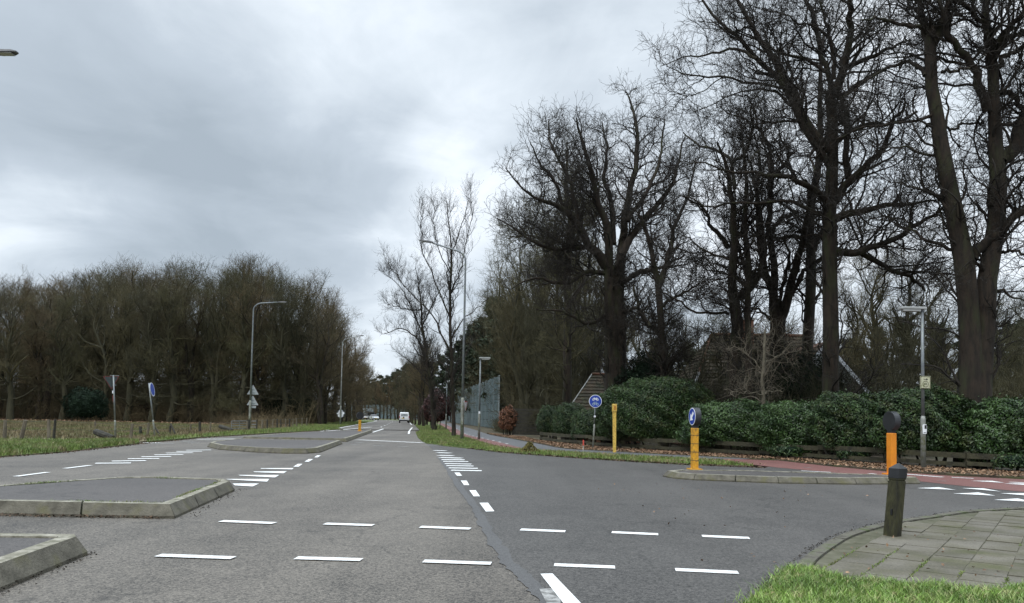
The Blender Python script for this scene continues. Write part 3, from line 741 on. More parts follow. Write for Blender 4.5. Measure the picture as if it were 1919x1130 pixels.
for q in [[(436, 906), (486, 906), (474, 911.5), (441, 909.5)], [(424, 897.5), (505, 897.5), (501, 902.5), (428, 898.5)], [(447, 890), (524, 890), (516, 894.6), (450, 891)], [(475, 883.5), (538, 883), (532, 886.8), (477, 884.6)], [(489, 877.3), (551, 877), (548, 879.5), (490, 878.3)],
          [(550, 874.5), (560, 874.5), (567.5, 869.2), (559, 869.2)], [(571, 865.2), (579, 865.2), (587.5, 860.2), (579, 860.2)], [(589.5, 857), (596, 857), (602, 853.3), (594.5, 853.3)]]: quad(mk, q)
for k_ in range(9):
    f0, f1 = k_ / 9, (k_ + .86) / 9; line_px(mk, (671 + 123 * f0, 824 + 5.7 * f0), (671 + 123 * f1, 824 + 5.7 * f1), .42)
for a, b in [((668, 829), (680, 829.8)), ((657, 833.3), (675, 833.6)), ((698, 835), (721, 835.6)), ((746, 832.2), (758, 832.5)), ((747, 836.4), (766, 837)), ((791, 834), (807, 834.6)), ((812, 833.5), (818, 834)),]: line_px(fd, a, b, .3)
line_px(mk, (699, 810), (719, 803.6), .16); 
for i in range(len(CLS) - 1):
    pass
def along(mb_, line, off, s0, s1, wd, z=ZM):
    C = offset(line, off); d = np.concatenate([[0], np.cumsum(np.linalg.norm(np.diff(np.array(C), axis=0), axis=1))]); A = np.array(C)
    ss = [s0] + [x for x in d if s0 < x < s1] + [s1]
    p = [(float(np.interp(s, d, A[:, 0])), float(np.interp(s, d, A[:, 1]))) for s in ss]
    l_, r_ = offset(p, -wd / 2), offset(p, wd / 2); n = len(p)
    mb_.add([(x, y, z) for x, y in l_] + [(x, y, z) for x, y in r_], [(i, i + 1, n + i + 1, n + i) for i in range(n - 1)])
along(mk, CLS, -3.45, 58, 330, .16); along(mk, CLS, 3.3, 118, 330, .16)
s = 92
while s < 300: along(mk, CLS, 0, s, s + 3, .13); s += 12
mk2 = [(766.5, 813), (767, 809), (773, 801)]
line_px(mk, (766.5, 813), (767.5, 807.5), .14); line_px(mk, (767.5, 807.6), (773, 801), .12)
line_px(mk, (575, 811.2), (697, 800.3), .2)
for a, b, w_ in [((30, 892.5), (90, 884.7), .12), ((122, 877.6), (170, 871.8), .12)]: line_px(mk, a, b, w_)
for a, b in [((179, 868), (246, 867.5)), ((210, 864), (274, 863)), ((240, 859.5), (299, 859)), ((265.5, 856), (321, 855.3)), ((290, 852.3), (344, 851.7)), ((312, 849), (362, 848.4)), ((331, 846), (379, 845.6)), ((349, 843.5), (396, 843.1))]: line_px(mk, a, b, .26)
for a, b, w_ in [((272, 829.8), (297, 829.5), .55), ((370, 823), (475, 822.3), .35)]: line_px(mk, a, b, w_)
for a, b in [((300, 831.2), (327, 831)), ((338, 827), (366, 827.4)), ((352, 830), (375, 830)), ((385, 826.2), (410, 826.3))]: line_px(fd, a, b, .35)
for t in [[(1718.6, 914.6), (1791.6, 917.9), (1759.6, 912.9)], [(1803, 914.6), (1875.4, 920.9), (1843.5, 915)], [(1786.7, 924.9), (1865.7, 928.7), (1834, 922.7)], [(1874.6, 924.3), (1955, 931), (1925, 924)], [(1863, 936.6), (1938, 940.5), (1908, 933.9)], [(1819, 900.8), (1883, 904.6), (1860, 901)], [(1882, 906), (1960, 911), (1935, 906)]]: quad(mk, t, .0135)
for a, b, w_ in [((1502, 882.2), (1557, 884.8), .13), ((1563, 886.3), (1578, 887.3), .12), ((1697, 888.3), (1768, 894), .16), ((1784, 894.3), (1825, 896.5), .12), ((1892, 903.4), (1925, 904.6), .14), ((1628, 887), (1642, 888.3), .1)]: line_px(mk, a, b, w_, .0135)
for a, b in [((1757, 901), (1774, 901.6)), ((1506, 876), (1521, 876.8))]: line_px(fd, a, b, .1, .0135)
struct('road_markings', mk.build('road_markings', M_MARK, fix=False)); struct('worn_road_markings', fd.build('worn_road_markings', M_FADE, fix=False))
for nme in ('road_markings', 'worn_road_markings'):
    me = bpy.data.objects[nme].data
    import bmesh
    bm = bmesh.new(); bm.from_mesh(me)
    for f in bm.faces:
        f.normal_update()
        if f.normal.z < 0: f.normal_flip()
    bm.to_mesh(me); bm.free()
dots = MB()
dl = np.array(offset(PS, .38)); dd = np.concatenate([[0], np.cumsum(np.linalg.norm(np.diff(dl, axis=0), axis=1))])
s = 60
while s < dd[-1] - 12:
    x, y = float(np.interp(s, dd, dl[:, 0])), float(np.interp(s, dd, dl[:, 1])); x2, y2 = float(np.interp(s + .5, dd, dl[:, 0])), float(np.interp(s + .5, dd, dl[:, 1]))
    d = Vector((x2 - x, y2 - y)).normalized(); n = Vector((-d.y, d.x)) * .06
    dots.add([(x - n.x, y - n.y, .0135), (x2 - n.x, y2 - n.y, .0135), (x2 + n.x, y2 + n.y, .0135), (x + n.x, y + n.y, .0135)], [(0, 1, 2, 3)]); s += 2.2
struct('path_markings', dots.build('path_markings', M_MARK, fix=False))
# shoals of leaves in gutters and along the seams of the pavement
def litter(name, poly, n, size, seed, label, m=None, z=.012, pts=None):
    p = scatter(poly, n, seed) if pts is None else pts; n = len(p); r = np.random.default_rng(seed)
    P = np.column_stack([p, z + r.uniform(0, .03, n)]); V, F = leaf_cloud(P, np.tile([0, 0, 1.0], (n, 1)), size, seed, .5, .62)
    return tag(npmesh(name, V, F, m or M_LITTER), label, 'fallen leaves', kind='stuff')

# ------------------------------------------------------------------ street lamps
def tall_lamp(x, y, H, arm, side, rise, label, mpole=None):
    t = empty('street_lamp', (x, y, 0), 0, label, 'street lamp', 'tall curved-arm street lamps')
    MB().tube([(0, 0, -.1), (0, 0, 2.1), (0, 0, 2.2)], [.095, .09, .07], 14).build('base_section', M_STEELM, t, True)
    pts = [(0, 0, 2.15), (0, 0, H * .6), (0, 0, H - .75)]
    rad = [.068, .058, .048]
    for k in range(1, 7):
        a = k / 6 * R(76); pts.append((side * .75 * (1 - math.cos(a)), 0, H - .75 + .75 * math.sin(a) * .75)); rad.append(.045)
    x1, _, z1 = pts[-1]; pts.append((side * (arm - .6), 0, z1 + rise * .8)); rad.append(.04)
    MB().tube(pts, rad, 12).build('pole', mpole or M_STEEL, t, True)
    zc = z1 + rise * .85; hx = side * (arm - .65)
    h = MB(); c = side * .72; tilt = rise * .35
    sec = [(0, .06, .05), (.12, .09, .075), (.3, .14, .075), (.62, .13, .06), (.74, .07, .03)]
    vs = []
    for d, wy, hz in sec:
        zz = zc + tilt * d
        vs += [(hx + side * d, -wy, zz - hz * .5), (hx + side * d, wy, zz - hz * .5), (hx + side * d, wy * .8, zz + hz * .5), (hx + side * d, -wy * .8, zz + hz * .5)]
    n = len(sec); fs = [(4 * i + k, 4 * i + (k + 1) % 4, 4 * i + 4 + (k + 1) % 4, 4 * i + 4 + k) for i in range(n - 1) for k in range(4)] + [(0, 1, 2, 3), tuple(range(4 * n - 1, 4 * n - 5, -1))]
    h.add(vs, fs); hd = h.build('lamp_head', M_LAMP, t)
    MB().box((hx + side * .45, 0, zc + tilt * .45 - .045), (.36, .2, .025)).build('lens', M_GLASSL, hd)
    MB().box((0, -.092, 1.0), (.10, .02, .36), None).build('hatch', M_STEELM, t)
    return t
x, y = G(866, 825); tall_lamp(x, y, 10.1, 2.35, -1, .45, 'tall grey street lamp on the right verge, curved arm reaching over the road')
x, y = G(468, 803.5); lamp_l = (x, y); tall_lamp(x, y, 10.0, 2.5, 1, .12, 'tall street lamp by the field gate, with two triangular signs on its pole')
x, y = G(638, 797.5); lamp_w = (x, y); tall_lamp(x, y, 10.0, 2.3, 1, .35, 'farther tall street lamp on the left verge, behind the round white sign', M_LAMPL)
tall_lamp(-15.6, 19.4, 10.85, 2.1, 1, .1, 'street lamp of which only the dark lamp head enters at the top left corner')

def short_lamp(x, y, H, side, label, hl=.62):
    t = empty('path_lamp', (x, y, 0), 0, label, 'street lamp', 'short cycle path lamps')
    MB().tube([(0, 0, -.1), (0, 0, 1.35), (0, 0, 1.45)], [.07, .068, .05], 12).build('base_section', M_STEELM, t, True)
    MB().tube([(0, 0, 1.4), (0, 0, H)], [.048, .038], 12).build('pole', M_STEEL, t, True)
    h = MB(); c = side * hl * .38
    h.box((c, 0, H + .03), (hl, .2, .07)); hd = h.build('lamp_head', M_LAMPL, t, bevel=.018)
    MB().box((c + side * .05, 0, H - .035), (hl * .7, .16, .06)).build('lens', M_GLASSL, hd, bevel=.012)
    return t
x, y = G(898, 823.5); lp4 = (x, y); short_lamp(x, y, 4.4, 1, 'short lamp with white sticker on its pole, near the sound barrier end')
short_lamp(-5.9, 67, 4.4, 1, 'short cycle path lamp farther off, just left of the slim roadside tree')
short_lamp(-9.4, 92, 4.4, 1, 'farthest short cycle path lamp, tiny, beside the copper beech')
x, y = G(1731, 878); lp6 = (x, y); short_lamp(x, y, 4.42, -1, 'short lamp in front of the laurel hedge carrying a cream route plate', .70)
# what hangs on the poles
def text_mesh(s, size, name, m, parent, loc, rot=(math.pi / 2, 0, 0), ext=.002):
    cu = bpy.data.curves.new(name, 'FONT'); cu.body = s; cu.size = size; cu.extrude = ext; cu.align_x = 'CENTER'; cu.align_y = 'CENTER'
    o = bpy.data.objects.new('tmp', cu); COL.objects.link(o); dg = bpy.context.evaluated_depsgraph_get()
    me = bpy.data.meshes.new_from_object(o.evaluated_get(dg)); bpy.data.objects.remove(o)
    me.transform(Matrix.Translation(loc) @ Matrix.Rotation(rot[0], 4, 'X')); me.name = name
    return link_mesh(name, me, m, parent)
z = AT(1736, 717, lp6[1])[2]
t = empty('route_sign', (lp6[0] + .03, lp6[1] - .075, z), 0, 'cream cycle route plate with arrow and circled number on the lamp by the hedge', 'sign')
MB().box((0, 0, 0), (.29, .018, .35)).build('plate', M_CREAM, t, bevel=.006)
f = MB()
for a in ((0, -.011, .16, .27, .012), (0, -.011, -.16, .27, .012)): f.box((a[0], a[1], a[2]), (a[3], .006, a[4]))
for s_ in (-1, 1): f.box((s_ * .13, -.011, 0), (.012, .006, .308))
f.build('border', M_WOODG, t)
a = MB().box((-.015, -.012, .085), (.075, .006, .014)); a.plate([(.02, .115), (.065, .085), (.02, .055)], -.015, -.009); a.build('arrow', M_BLK, t)
ring = MB(); n = 28
ring.add([(.085 * math.cos(2 * math.pi * k / n), -.014, -.045 + .085 * math.sin(2 * math.pi * k / n)) for k in range(n)] + [(.072 * math.cos(2 * math.pi * k / n), -.014, -.045 + .072 * math.sin(2 * math.pi * k / n)) for k in range(n)], [(k, (k + 1) % n, n + (k + 1) % n, n + k) for k in range(n)])
ring.build('ring', M_WOODG, t); text_mesh('43', .085, 'number', M_BLK, t, (0, -.013, -.045))
t = empty('pole_notice', (lp6[0], lp6[1] - .078, AT(1731, 804, lp6[1])[2]), 0, 'white notice with a small dark picture strapped round the lamp pole by the hedge', 'notice')
MB().plate([(-.05, -.13), (.05, -.13), (.062, .08), (.045, .13), (-.045, .13), (-.062, .08)], -.004, .004).build('sheet', M_WHITE, t)
MB().box((.022, -.008, .06), (.055, .004, .10)).build('picture', M_BLK, t); MB().box((0, -.008, -.095), (.07, .004, .012)).build('text_line', M_DGREY, t)
tag(MB().box((lp4[0], lp4[1] - .072, AT(899, 773, lp4[1])[2]), (.09, .01, .12)).build('pole_sticker', M_WHITE, bevel=.003), 'small white sticker on the short lamp pole near the sound barrier', 'sticker')

def tri(sz, up=1, cz=0):
    h = sz * .866; pts = []
    for ax, azz in ((-sz / 2, -h / 3), (sz / 2, -h / 3), (0, 2 * h / 3)):
        pts.append((ax, cz + up * azz))
    out = []                                  # rounded corners
    for i in range(3):
        p = Vector(pts[i]); a_ = (Vector(pts[i - 1]) - p).normalized(); b_ = (Vector(pts[(i + 1) % 3]) - p).normalized()
        out += [tuple(p + a_ * .05), tuple(p + (a_ + b_) * .02), tuple(p + b_ * .05)]
    return out
def warn(px, py, label, plate=False):
    x, y = lamp_l; z = AT(px, py, y)[2]
    t = empty('warning_sign', (AT(px, py, y)[0] , y + .12, z), R(8), label, 'sign')
    MB().plate(tri(.90), -.008, .008).build('panel', M_SIGNB, t); 
    e = MB(); P_ = tri(.90); Q_ = tri(.80); e.add([(a, .012, b) for a, b in P_] + [(a, .012, b) for a, b in Q_] + [(a, -.012, b) for a, b in P_] + [(a * .985, -.012, b * .985) for a, b in P_], [(i, (i + 1) % 9, 9 + (i + 1) % 9, 9 + i) for i in range(9)] + [(i, (i + 1) % 9, 18 + (i + 1) % 9, 18 + i) for i in range(9)])
    e.build('red_rim', M_REDP, t)
    for zz in (-.12, .12): MB().box((0, -.03, zz), (.36 if zz < 0 else .2, .02, .03)).build('bracket', M_STEEL, t)
    if plate: MB().box((0, 0, -.40), (.52, .015, .17)).build('under_plate', M_SIGNB, t, bevel=.004)
warn(473.5, 733, 'upper grey triangular sign seen from behind on the lamp by the field gate')
warn(473, 753, 'lower grey triangular sign on the gate lamp, with small plate under it', True)
# round white sign by the far lamp
x, y = lamp_w; z = AT(637.5, 775, y)[2]
t = empty('white_sign', (x - .02, y + .14, z), 0, 'round white sign with ragged dark edge behind the far street lamp pole', 'sign')
MB().plate(disc(26, .46), .0, .012).build('panel', M_SIGND, t)
rg = [(math.cos(a_) * r_, math.sin(a_) * r_) for a_, r_ in [(k * 2 * math.pi / 16, .43 - (.11 if k in (2, 6, 7, 9, 15) else .0)) for k in range(16)]]
MB().plate(rg, -.010, -.002).build('white_face', M_WHITE, t)
# give-way sign seen from behind
def sign_pole(t, H, lean, r_=.033, z1=.75):
    MB().tube([(0, 0, -.1), (lean * z1 / H, 0, z1), (lean * (z1 + .04) / H, 0, z1 + .04)], [r_ * 1.3, r_ * 1.3, r_], 12).build('base_sleeve', M_STEELM, t, True)
    MB().tube([(lean * z1 / H, 0, z1), (lean, 0, H)], r_, 12).build('pole', M_STEEL, t, True)
x, y = G(217, 821); H = AT(211, 703, y)[2]
t = empty('give_way_sign', (x, y, 0), 0, 'inverted triangular give-way sign seen from behind, on a slightly leaning pole by the field', 'sign')
sign_pole(t, H, -.21)
M_REDD = mat('faded_red_back', (.10, .018, .015), (.16, .03, .024), 8, .7)
p_ = MB().plate(tri(.70, -1), -.008, .008).build('panel', M_SIGND, t); p_.location = (-.33, .06, H - .24); p_.rotation_euler = (0, R(-3), R(48))
e = MB(); P_ = tri(.70, -1); Q_ = tri(.60, -1)
e.add([(a, -.011, b) for a, b in P_] + [(a, -.011, b) for a, b in Q_], [(i, (i + 1) % 9, 9 + (i + 1) % 9, 9 + i) for i in range(9)])
e = e.build('red_rim', M_REDD, t); e.location = p_.location; e.rotation_euler = p_.rotation_euler
for zz in (.02, .44): b_ = MB().box((-.17, .03, H - zz), (.38 if zz < .1 else .16, .02, .028)).build('bracket', M_STEEL, t)
MB().box((-.19, .0, H - .75), (.05, .05, .12)).build('clamp', M_WHITE, t); MB().plate([(-.20, H - 1.15), (-.12, H - 1.2), (-.14, H - .88), (-.22, H - .9)], 0, .02).build('small_plate', M_REDD, t)
# blue sign, pole leaning to the left
x, y = G(291, 817.5); H = AT(279, 716, y)[2]
t = empty('blue_sign', (x, y, 0), 0, 'round blue cycle sign seen nearly edge-on, on a pole leaning left by the field fence', 'sign')
sign_pole(t, H - .05, -.40)
d_ = MB().plate(disc(28, .34), -.012, .012).build('panel', M_SIGNB, t); d_.location = (-.24, .02, H - .36); d_.rotation_euler = (R(-11), 0, R(99))
f_ = MB().plate(disc(28, .30), -.017, -.0125).build('blue_face', M_BLUE, t); f_.location = d_.location; f_.rotation_euler = d_.rotation_euler
f_ = MB(); f_.add([(.335 * c_, -.015, .335 * s_) for c_, s_ in disc(28)] + [(.30 * c_, -.015, .30 * s_) for c_, s_ in disc(28)], [(k, (k + 1) % 28, 28 + (k + 1) % 28, 28 + k) for k in range(28)])
f_ = f_.build('white_rim', M_WHITE, t); f_.location = d_.location; f_.rotation_euler = d_.rotation_euler
MB().box((-.22, .05, H - .82), (.05, .06, .09)).build('clamp', M_DGREY, t)
# give-way sign edge-on on the main lamp
x, y = G(866, 825)
t = empty('give_way_sign', (x + .16, y - .02, AT(870, 758, y)[2]), R(78), 'red-rimmed give-way sign seen nearly edge-on on the tall lamp of the right verge', 'sign')
MB().plate(tri(.62, -1), -.01, .01).build('panel', M_WHITE, t)
e = MB(); P_ = tri(.62, -1); Q_ = tri(.44, -1)
for yy in (-.014, .014): e.add([(a, yy, b) for a, b in P_] + [(a, yy, b) for a, b in Q_], [(i, (i + 1) % 9, 9 + (i + 1) % 9, 9 + i) for i in range(9)])
e.build('red_rim', M_REDP, t); MB().box((0, .09, 0), (.05, .16, .04)).build('bracket', M_STEEL, t)

# blue cycle and moped sign
x, y = G(1111.5, 841); zc = AT(1117, 752, y)[2]
t = empty('cycle_path_sign', (x, y, 0), 0, 'round blue sign with a moped above a bicycle, on a thin pole in fallen leaves', 'sign')
MB().tube([(0, 0, -.1), (.05, 0, .95), (.05, 0, 1.0)], [.04, .038, .026], 12).build('base_sleeve', M_STEELM, t, True); MB().tube([(.05, 0, .98), (.075, 0, zc + .15)], .024, 12).build('pole', M_STEEL, t, True)
pn = empty('x', (0, 0, 0)); bpy.data.objects.remove(pn)
pn = MB().plate([(a + .075, b + zc) for a, b in disc(36, .262)], -.045, -.03).build('panel', M_WHITE, t)
MB().plate([(a + .075, b + zc) for a, b in disc(36, .243)], -.049, -.0455).build('blue_face', M_BLUE, pn)
def bike(cz, s, moped):
    b = MB(); cx = .075
    yy = -.053
    for wx in (-.085, .085):
        n = 18
        b.add([(cx + wx * s + .05 * s * c_, yy, cz + .05 * s * q) for c_, q in disc(n)] + [(cx + wx * s + .036 * s * c_, yy, cz + .036 * s * q) for c_, q in disc(n)], [(k, (k + 1) % n, n + (k + 1) % n, n + k) for k in range(n)])
        if moped: b.plate(disc(10, .012, cx + wx * s, cz), yy - .001, yy + .001)
    def bar(x0, z0, x1, z1, w_=.010):
        p = Vector((x0, z0)) * s; q = Vector((x1, z1)) * s; d = (q - p).normalized(); n_ = Vector((-d.y, d.x)) * w_ * s / 2
        b.plate([(cx + v.x, cz + v.y) for v in (p - n_, q - n_, q + n_, p + n_)], yy - .001, yy + .001)
    if moped:
        bar(-.085, 0, -.05, .09, .012); bar(-.065, .095, -.035, .085, .012); bar(-.06, .04, .0, .0, .02); bar(0, 0, .085, .005, .026); bar(-.05, .045, .06, .045, .022); bar(.01, .065, .085, .06, .022)
    else:
        bar(-.085, 0, -.055, .095); bar(-.065, .098, -.03, .09); bar(-.06, .07, .03, .075); bar(-.06, .06, .0, .0); bar(.0, .0, .035, .09); bar(0, 0, .085, 0); bar(.085, 0, .03, .07); bar(.018, .095, .055, .095, .014)
    return b
bike(zc + .07, .98, True).build('moped_symbol', M_WHITE, t, fix=False); bike(zc - .12, .98, False).build('bicycle_symbol', M_GRWHT, t, fix=False)
MB().box((.06, -.03, zc - .62), (.075, .06, .075)).build('clamp', M_WHITE, t, bevel=.01)

# yellow bollards on the islands
def bollard(px, py, zb, yaw, label, m, face, seams, H0=1.0, rD=.19, arrow=None):
    x, y = G(px, py, zb)
    t = empty('island_bollard', (x, y, zb), yaw, label, 'bollard', 'yellow bollards on the traffic islands')
    b = MB(); b.box((0, 0, H0 / 2), (.175, .13, H0)); b.build('post', m, t, bevel=.025)
    MB().box((0, 0, .012), (.30, .26, .03)).build('base_plate', m, t, bevel=.006)
    if seams:
        for k in range(1, 5): MB().box((0, 0, H0 * k / 5 + .02), (.179, .134, .010)).build('seam', M_DGREY, t)
    MB().box((0, 0, H0 + .025), (.15, .11, .09)).build('neck', M_BLK, t, bevel=.01)
    n = 36; zc_ = H0 + .05 + rD
    h = MB().plate([(a, b_ + zc_) for a, b_ in disc(n, rD)], -.06, .075).build('head', M_DGREY, t, bevel=0)
    if face:
        MB().plate([(a, b_ + zc_) for a, b_ in disc(n, rD * .97)], -.066, -.0605).build('white_rim', M_WHITE, h)
        MB().plate([(a, b_ + zc_) for a, b_ in disc(n, rD * .88)], -.0695, -.0665).build('blue_face', M_BLUE, h)
        c_, s_ = math.cos(R(-45)), math.sin(R(-45)); q = [(-.035, .12), (.035, .12), (.035, -.01), (.095, -.01), (0, -.125), (-.095, -.01), (-.035, -.01)]
        q = [(a * c_ - b_ * s_, a * s_ + b_ * c_ + zc_) for a, b_ in q]
        if arrow == 'left': q = [(-a, b_) for a, b_ in q]
        k = rD / .19; q = [(a * k, zc_ + (b_ - zc_) * k) for a, b_ in q]
        MB().plate(q, -.0725, -.070).build('arrow', M_WHITE, h)
    else:
        MB().plate([(a, b_ + zc_) for a, b_ in disc(n, rD * .93)], -.064, -.0605).build('back_cover', M_BLK, h)
    return t
bollard(1302, 880, .12, R(-82), 'yellow banded bollard with blue arrow disc, left end of the side road island', M_YEL, True, True, H0=.93, rD=.20, arrow='right')
bollard(1671.5, 889.5, .12, R(-80), 'clean orange bollard with plain black disc, right end of the side road island', M_ORG, False, False, H0=.90, rD=.205)
bollard(674.5, 808, .14, R(20), 'small distant yellow bollard with black disc at the tip of the long median island', M_YEL, False, True, H0=.75, rD=.24)
# wooden bollard on the pavement
x, y = G(1672, 1003.5, .03)
t = empty('wooden_bollard', (x, y, 0), R(24), 'leaning mossy square timber bollard with black cap on the slab pavement', 'bollard')
def sq(z, w_, ox): return [(ox - w_, -w_, z), (ox + w_, -w_, z), (ox + w_, w_, z), (ox - w_, w_, z)]
def sqt(levels):
    b = MB(); vs = []
    for z_, w_, ox in levels: vs += sq(z_, w_, ox)
    n = len(levels); return b.add(vs, [(4 * i + k, 4 * i + (k + 1) % 4, 4 * i + 4 + (k + 1) % 4, 4 * i + 4 + k) for i in range(n - 1) for k in range(4)] + [(3, 2, 1, 0), tuple(range(4 * n - 4, 4 * n))])
ln = .105
def lx(z_): return ln * z_ / .78
sqt([(-.1, .060, 0), (.02, .061, lx(.02)), (.3, .060, lx(.3)), (.60, .0595, lx(.6)), (.602, .054, lx(.6)), (.615, .054, lx(.615)), (.617, .0595, lx(.617)), (.64, .0595, lx(.64))]).build('post', M_WOODG, t)
sqt([(.635, .063, lx(.64)), (.735, .064, lx(.735)), (.79, .006, lx(.78))]).build('cap', M_BLK, t)
MB().box((lx(.27) - .064, -.02, .28), (.012, .02, .06)).build('bolt', M_BLK, t)
# yellow marker post and little stake
x, y = G(1152, 848)
t = empty('marker_post', (x, y, 0), R(8), 'pale yellow plastic utility marker post with boxed top, on the verge before the hedge', 'post')
Ht = AT(1152, 757, y)[2]
sqt([(-.1, .048, 0), (0, .048, 0), (Ht - .32, .056, -.02), (Ht - .26, .072, -.02), (Ht - .02, .074, -.02), (Ht, .066, -.02)]).build('post', M_YEL2, t)
MB().box((-.02, -.075, Ht - .145), (.095, .01, .16)).build('recess', mat('orange_label', (.35, .15, .02), (.5, .24, .04), 30, .6), t)
x, y = G(1093.4, 850.6)
t = empty('marker_stake', (x, y, 0), 0, 'small pale wooden stake with red painted top in the grass', 'stake')
sqt([(-.05, .014, 0), (.30, .016, .0)]).build('stake', M_CONC, t); sqt([(.29, .020, .0), (.47, .023, .0), (.475, .012, 0)]).build('red_top', mat('fluorescent_red', (.5, .05, .04), (.6, .09, .06), 20, .6), t)
# stump-like tussock on the verge edge
x, y = G(993, 850); rr = np.random.default_rng(4); q = rr.normal(0, .16, (900, 2)); q = q[np.linalg.norm(q, axis=1) < .36] + [x, y + .1]
hz = .30 * np.exp(-(((q - [x, y + .1]) / .2) ** 2).sum(1)) + rr.uniform(0, .1, len(q))
V, F = leaf_cloud(np.column_stack([q, hz]), np.tile([0, -.5, 1.0], (len(q), 1)), .09, 5, .9, .4)
tag(npmesh('grass_tussock', V, F, mat('tussock', (.06, .045, .015), (.17, .15, .04), 9, .9, island=.4)), 'brown and yellowish mound of dead grass on the verge edge left of the stake', 'tussock')

# ------------------------------------------------------------------ field fence and gate on the left
def field_fence():
    data = [(-60, 786, 830, 0), (9, 787, 827.5, 0), (39, 787, 826, .16), (92, 786, 825.5, 0), (101, 786, 825, 0), (179, 789, 801, 0), (245, 794, 822.5, .04), (264, 799, 815, 0), (277, 792, 816, 0), (319, 798, 813.5, 0), (357, 795, 808.5, 0), (375, 790, 811.5, 0), (394, 791, 810, 0), (464, 789, 806.5, 0),
            (481, 786, 806, 0), (492, 786.5, 805, 0), (501, 786, 804.5, 0), (511, 785.5, 804, 0), (520, 785, 803.5, 0), (527, 785.5, 803, 0), (535.5, 784.5, 802.5, 0), (542, 784.5, 802, 0), (549, 784.5, 801.5, 0), (556, 783.5, 801, 0), (566, 783, 800, 0), (575, 783, 799.5, 0)]
    x0, y0 = G(245, 822.5)
    t = empty('field_fence', (x0, y0, 0), 0, 'old timber post and wire fence along the near edge of the dry field', 'fence')
    W = []
    for px, pt, pb, ln_ in data:
        x, y = G(px, pb); H = max(AT(px, pt, y)[2], .4); b = MB(); r_ = .06 + rnd.uniform(-.01, .02)
        ox, oy = x - x0, y - y0; rx = rnd.uniform(-.04, .04)
        b.tube([(ox, oy, -.1), (ox + rx * .5 + ln_ * .5, oy, H * .5), (ox + rx + ln_, oy, H)], [r_, r_ * .95, r_ * .85], 7)
        b.build('post', M_WOODD if rnd.random() < .35 else M_WOOD, t); W.append((ox + rx + ln_, oy, H))
    main = [w_ for i, w_ in enumerate(W) if i not in (5, 7)]
    b = MB()
    for k in (.95, .55):
        for i in range(len(main) - 1):
            p, q = main[i], main[i + 1]; m_ = ((p[0] + q[0]) / 2, (p[1] + q[1]) / 2, (p[2] + q[2]) / 2 * k - .03)
            b.tube([(p[0], p[1], p[2] * k), m_, (q[0], q[1], q[2] * k)], .006, 4, caps=False)
    b.build('wire', M_WIRE, t)
    g = MB(); x, y = G(321, 813); g.tube([(x - x0 - .05, y - y0, .55), (x - x0 + .35, y - y0 - .2, -.05)], .05, 6); g.build('brace', M_WOODD, t)
    x, y = G(297, 816); MB().tube([(x - x0 - .28, y - y0 + .1, .5), (x - x0 + .1, y - y0, -.05)], [.04, .06], 6).build('brace', M_WOODD, t)
field_fence()
x, y = G(434, 807)
t = empty('field_gate', (x, y, 0), 0, 'low galvanised tubular gate into the field, left of the lamp with triangular signs', 'gate')
x2, y2 = G(463, 806.2); dx, dy = x2 - x, y2 - y; H = AT(434, 789, y)[2]
g = MB()
for k in (.22, .5, .75, 1.0): g.tube([(0, 0, H * k), (dx, dy, H * k)], .022, 6)
for f in (0, .5, 1): g.tube([(dx * f, dy * f, H * .1), (dx * f, dy * f, H)], .022, 6)
g.build('tube_frame', M_STEEL, t); MB().tube([(dx + .1, dy, -.1), (dx + .1, dy, H * 1.15)], .11, 8).build('post', M_WOODD, t)
x3, y3 = G(480, 806.5); g = MB()
for k in (.35, .65, 1.0): g.tube([(dx + .3, dy, H * k), (x3 - x, y3 - y, H * k)], .02, 6)
g.build('side_rail', M_STEEL, t)
for px, py, label in ((192, 823, 'dark weathered log lying at the foot of the leaning give-way sign'), (422, 808, 'dark tilted log lying on the verge left of the field gate')):
    x, y = G(px, py); t = MB().tube([(x - .45, y + .3, .30), (x, y, .2), (x + .5, y - .1, .06)], [.13, .14, .12], 8).build('log', M_WOODD); tag(t, label, 'log')

# ------------------------------------------------------------------ rail fence under the hedge
RF = [(1.6, 39.5), (2.6, 36), (3.95, 32), (6.9, 28), (9.4, 25), (11.8, 21.2), (13.4, 19.5), (16.5, 17.4), (20, 15.5)]
def rail_fence():
    Lr = smooth_line(RF, 2); Lr = Lr + []
    A = np.array(Lr); d = np.concatenate([[0], np.cumsum(np.linalg.norm(np.diff(A, axis=0), axis=1))]); x0, y0 = Lr[6]
    t = empty('rail_fence', (x0, y0, 0), 0, 'low two-rail timber fence darkened for shade at the foot of the laurel hedge', 'fence')
    n = int(d[-1] / 2.2); P = [(float(np.interp(s, d, A[:, 0])) - x0, float(np.interp(s, d, A[:, 1])) - y0) for s in np.linspace(0, d[-1], n + 1)]
    for i, (x, y) in enumerate(P):
        MB().box((x, y, .22), (.11, .11, .55)).build('post', M_RAIL, t)
        if i < n:
            x2, y2 = P[i + 1]; dd = math.hypot(x2 - x, y2 - y); M_ = Matrix.Rotation(math.atan2(y2 - y, x2 - x), 3, 'Z')
            for zz, hh in ((.40, .15), (.14, .11)):
                b = MB(); jz = rnd.uniform(-.025, .025); nx, ny = (y2 - y) / dd * .08, -(x2 - x) / dd * .08
                b.box(((x + x2) / 2 + nx, (y + y2) / 2 + ny, zz + jz), (dd - .01, .03, hh), M_ @ Matrix.Rotation(R(rnd.uniform(-.8, .8)), 3, 'Y')); b.build('rail', M_RAIL, t)
rail_fence()
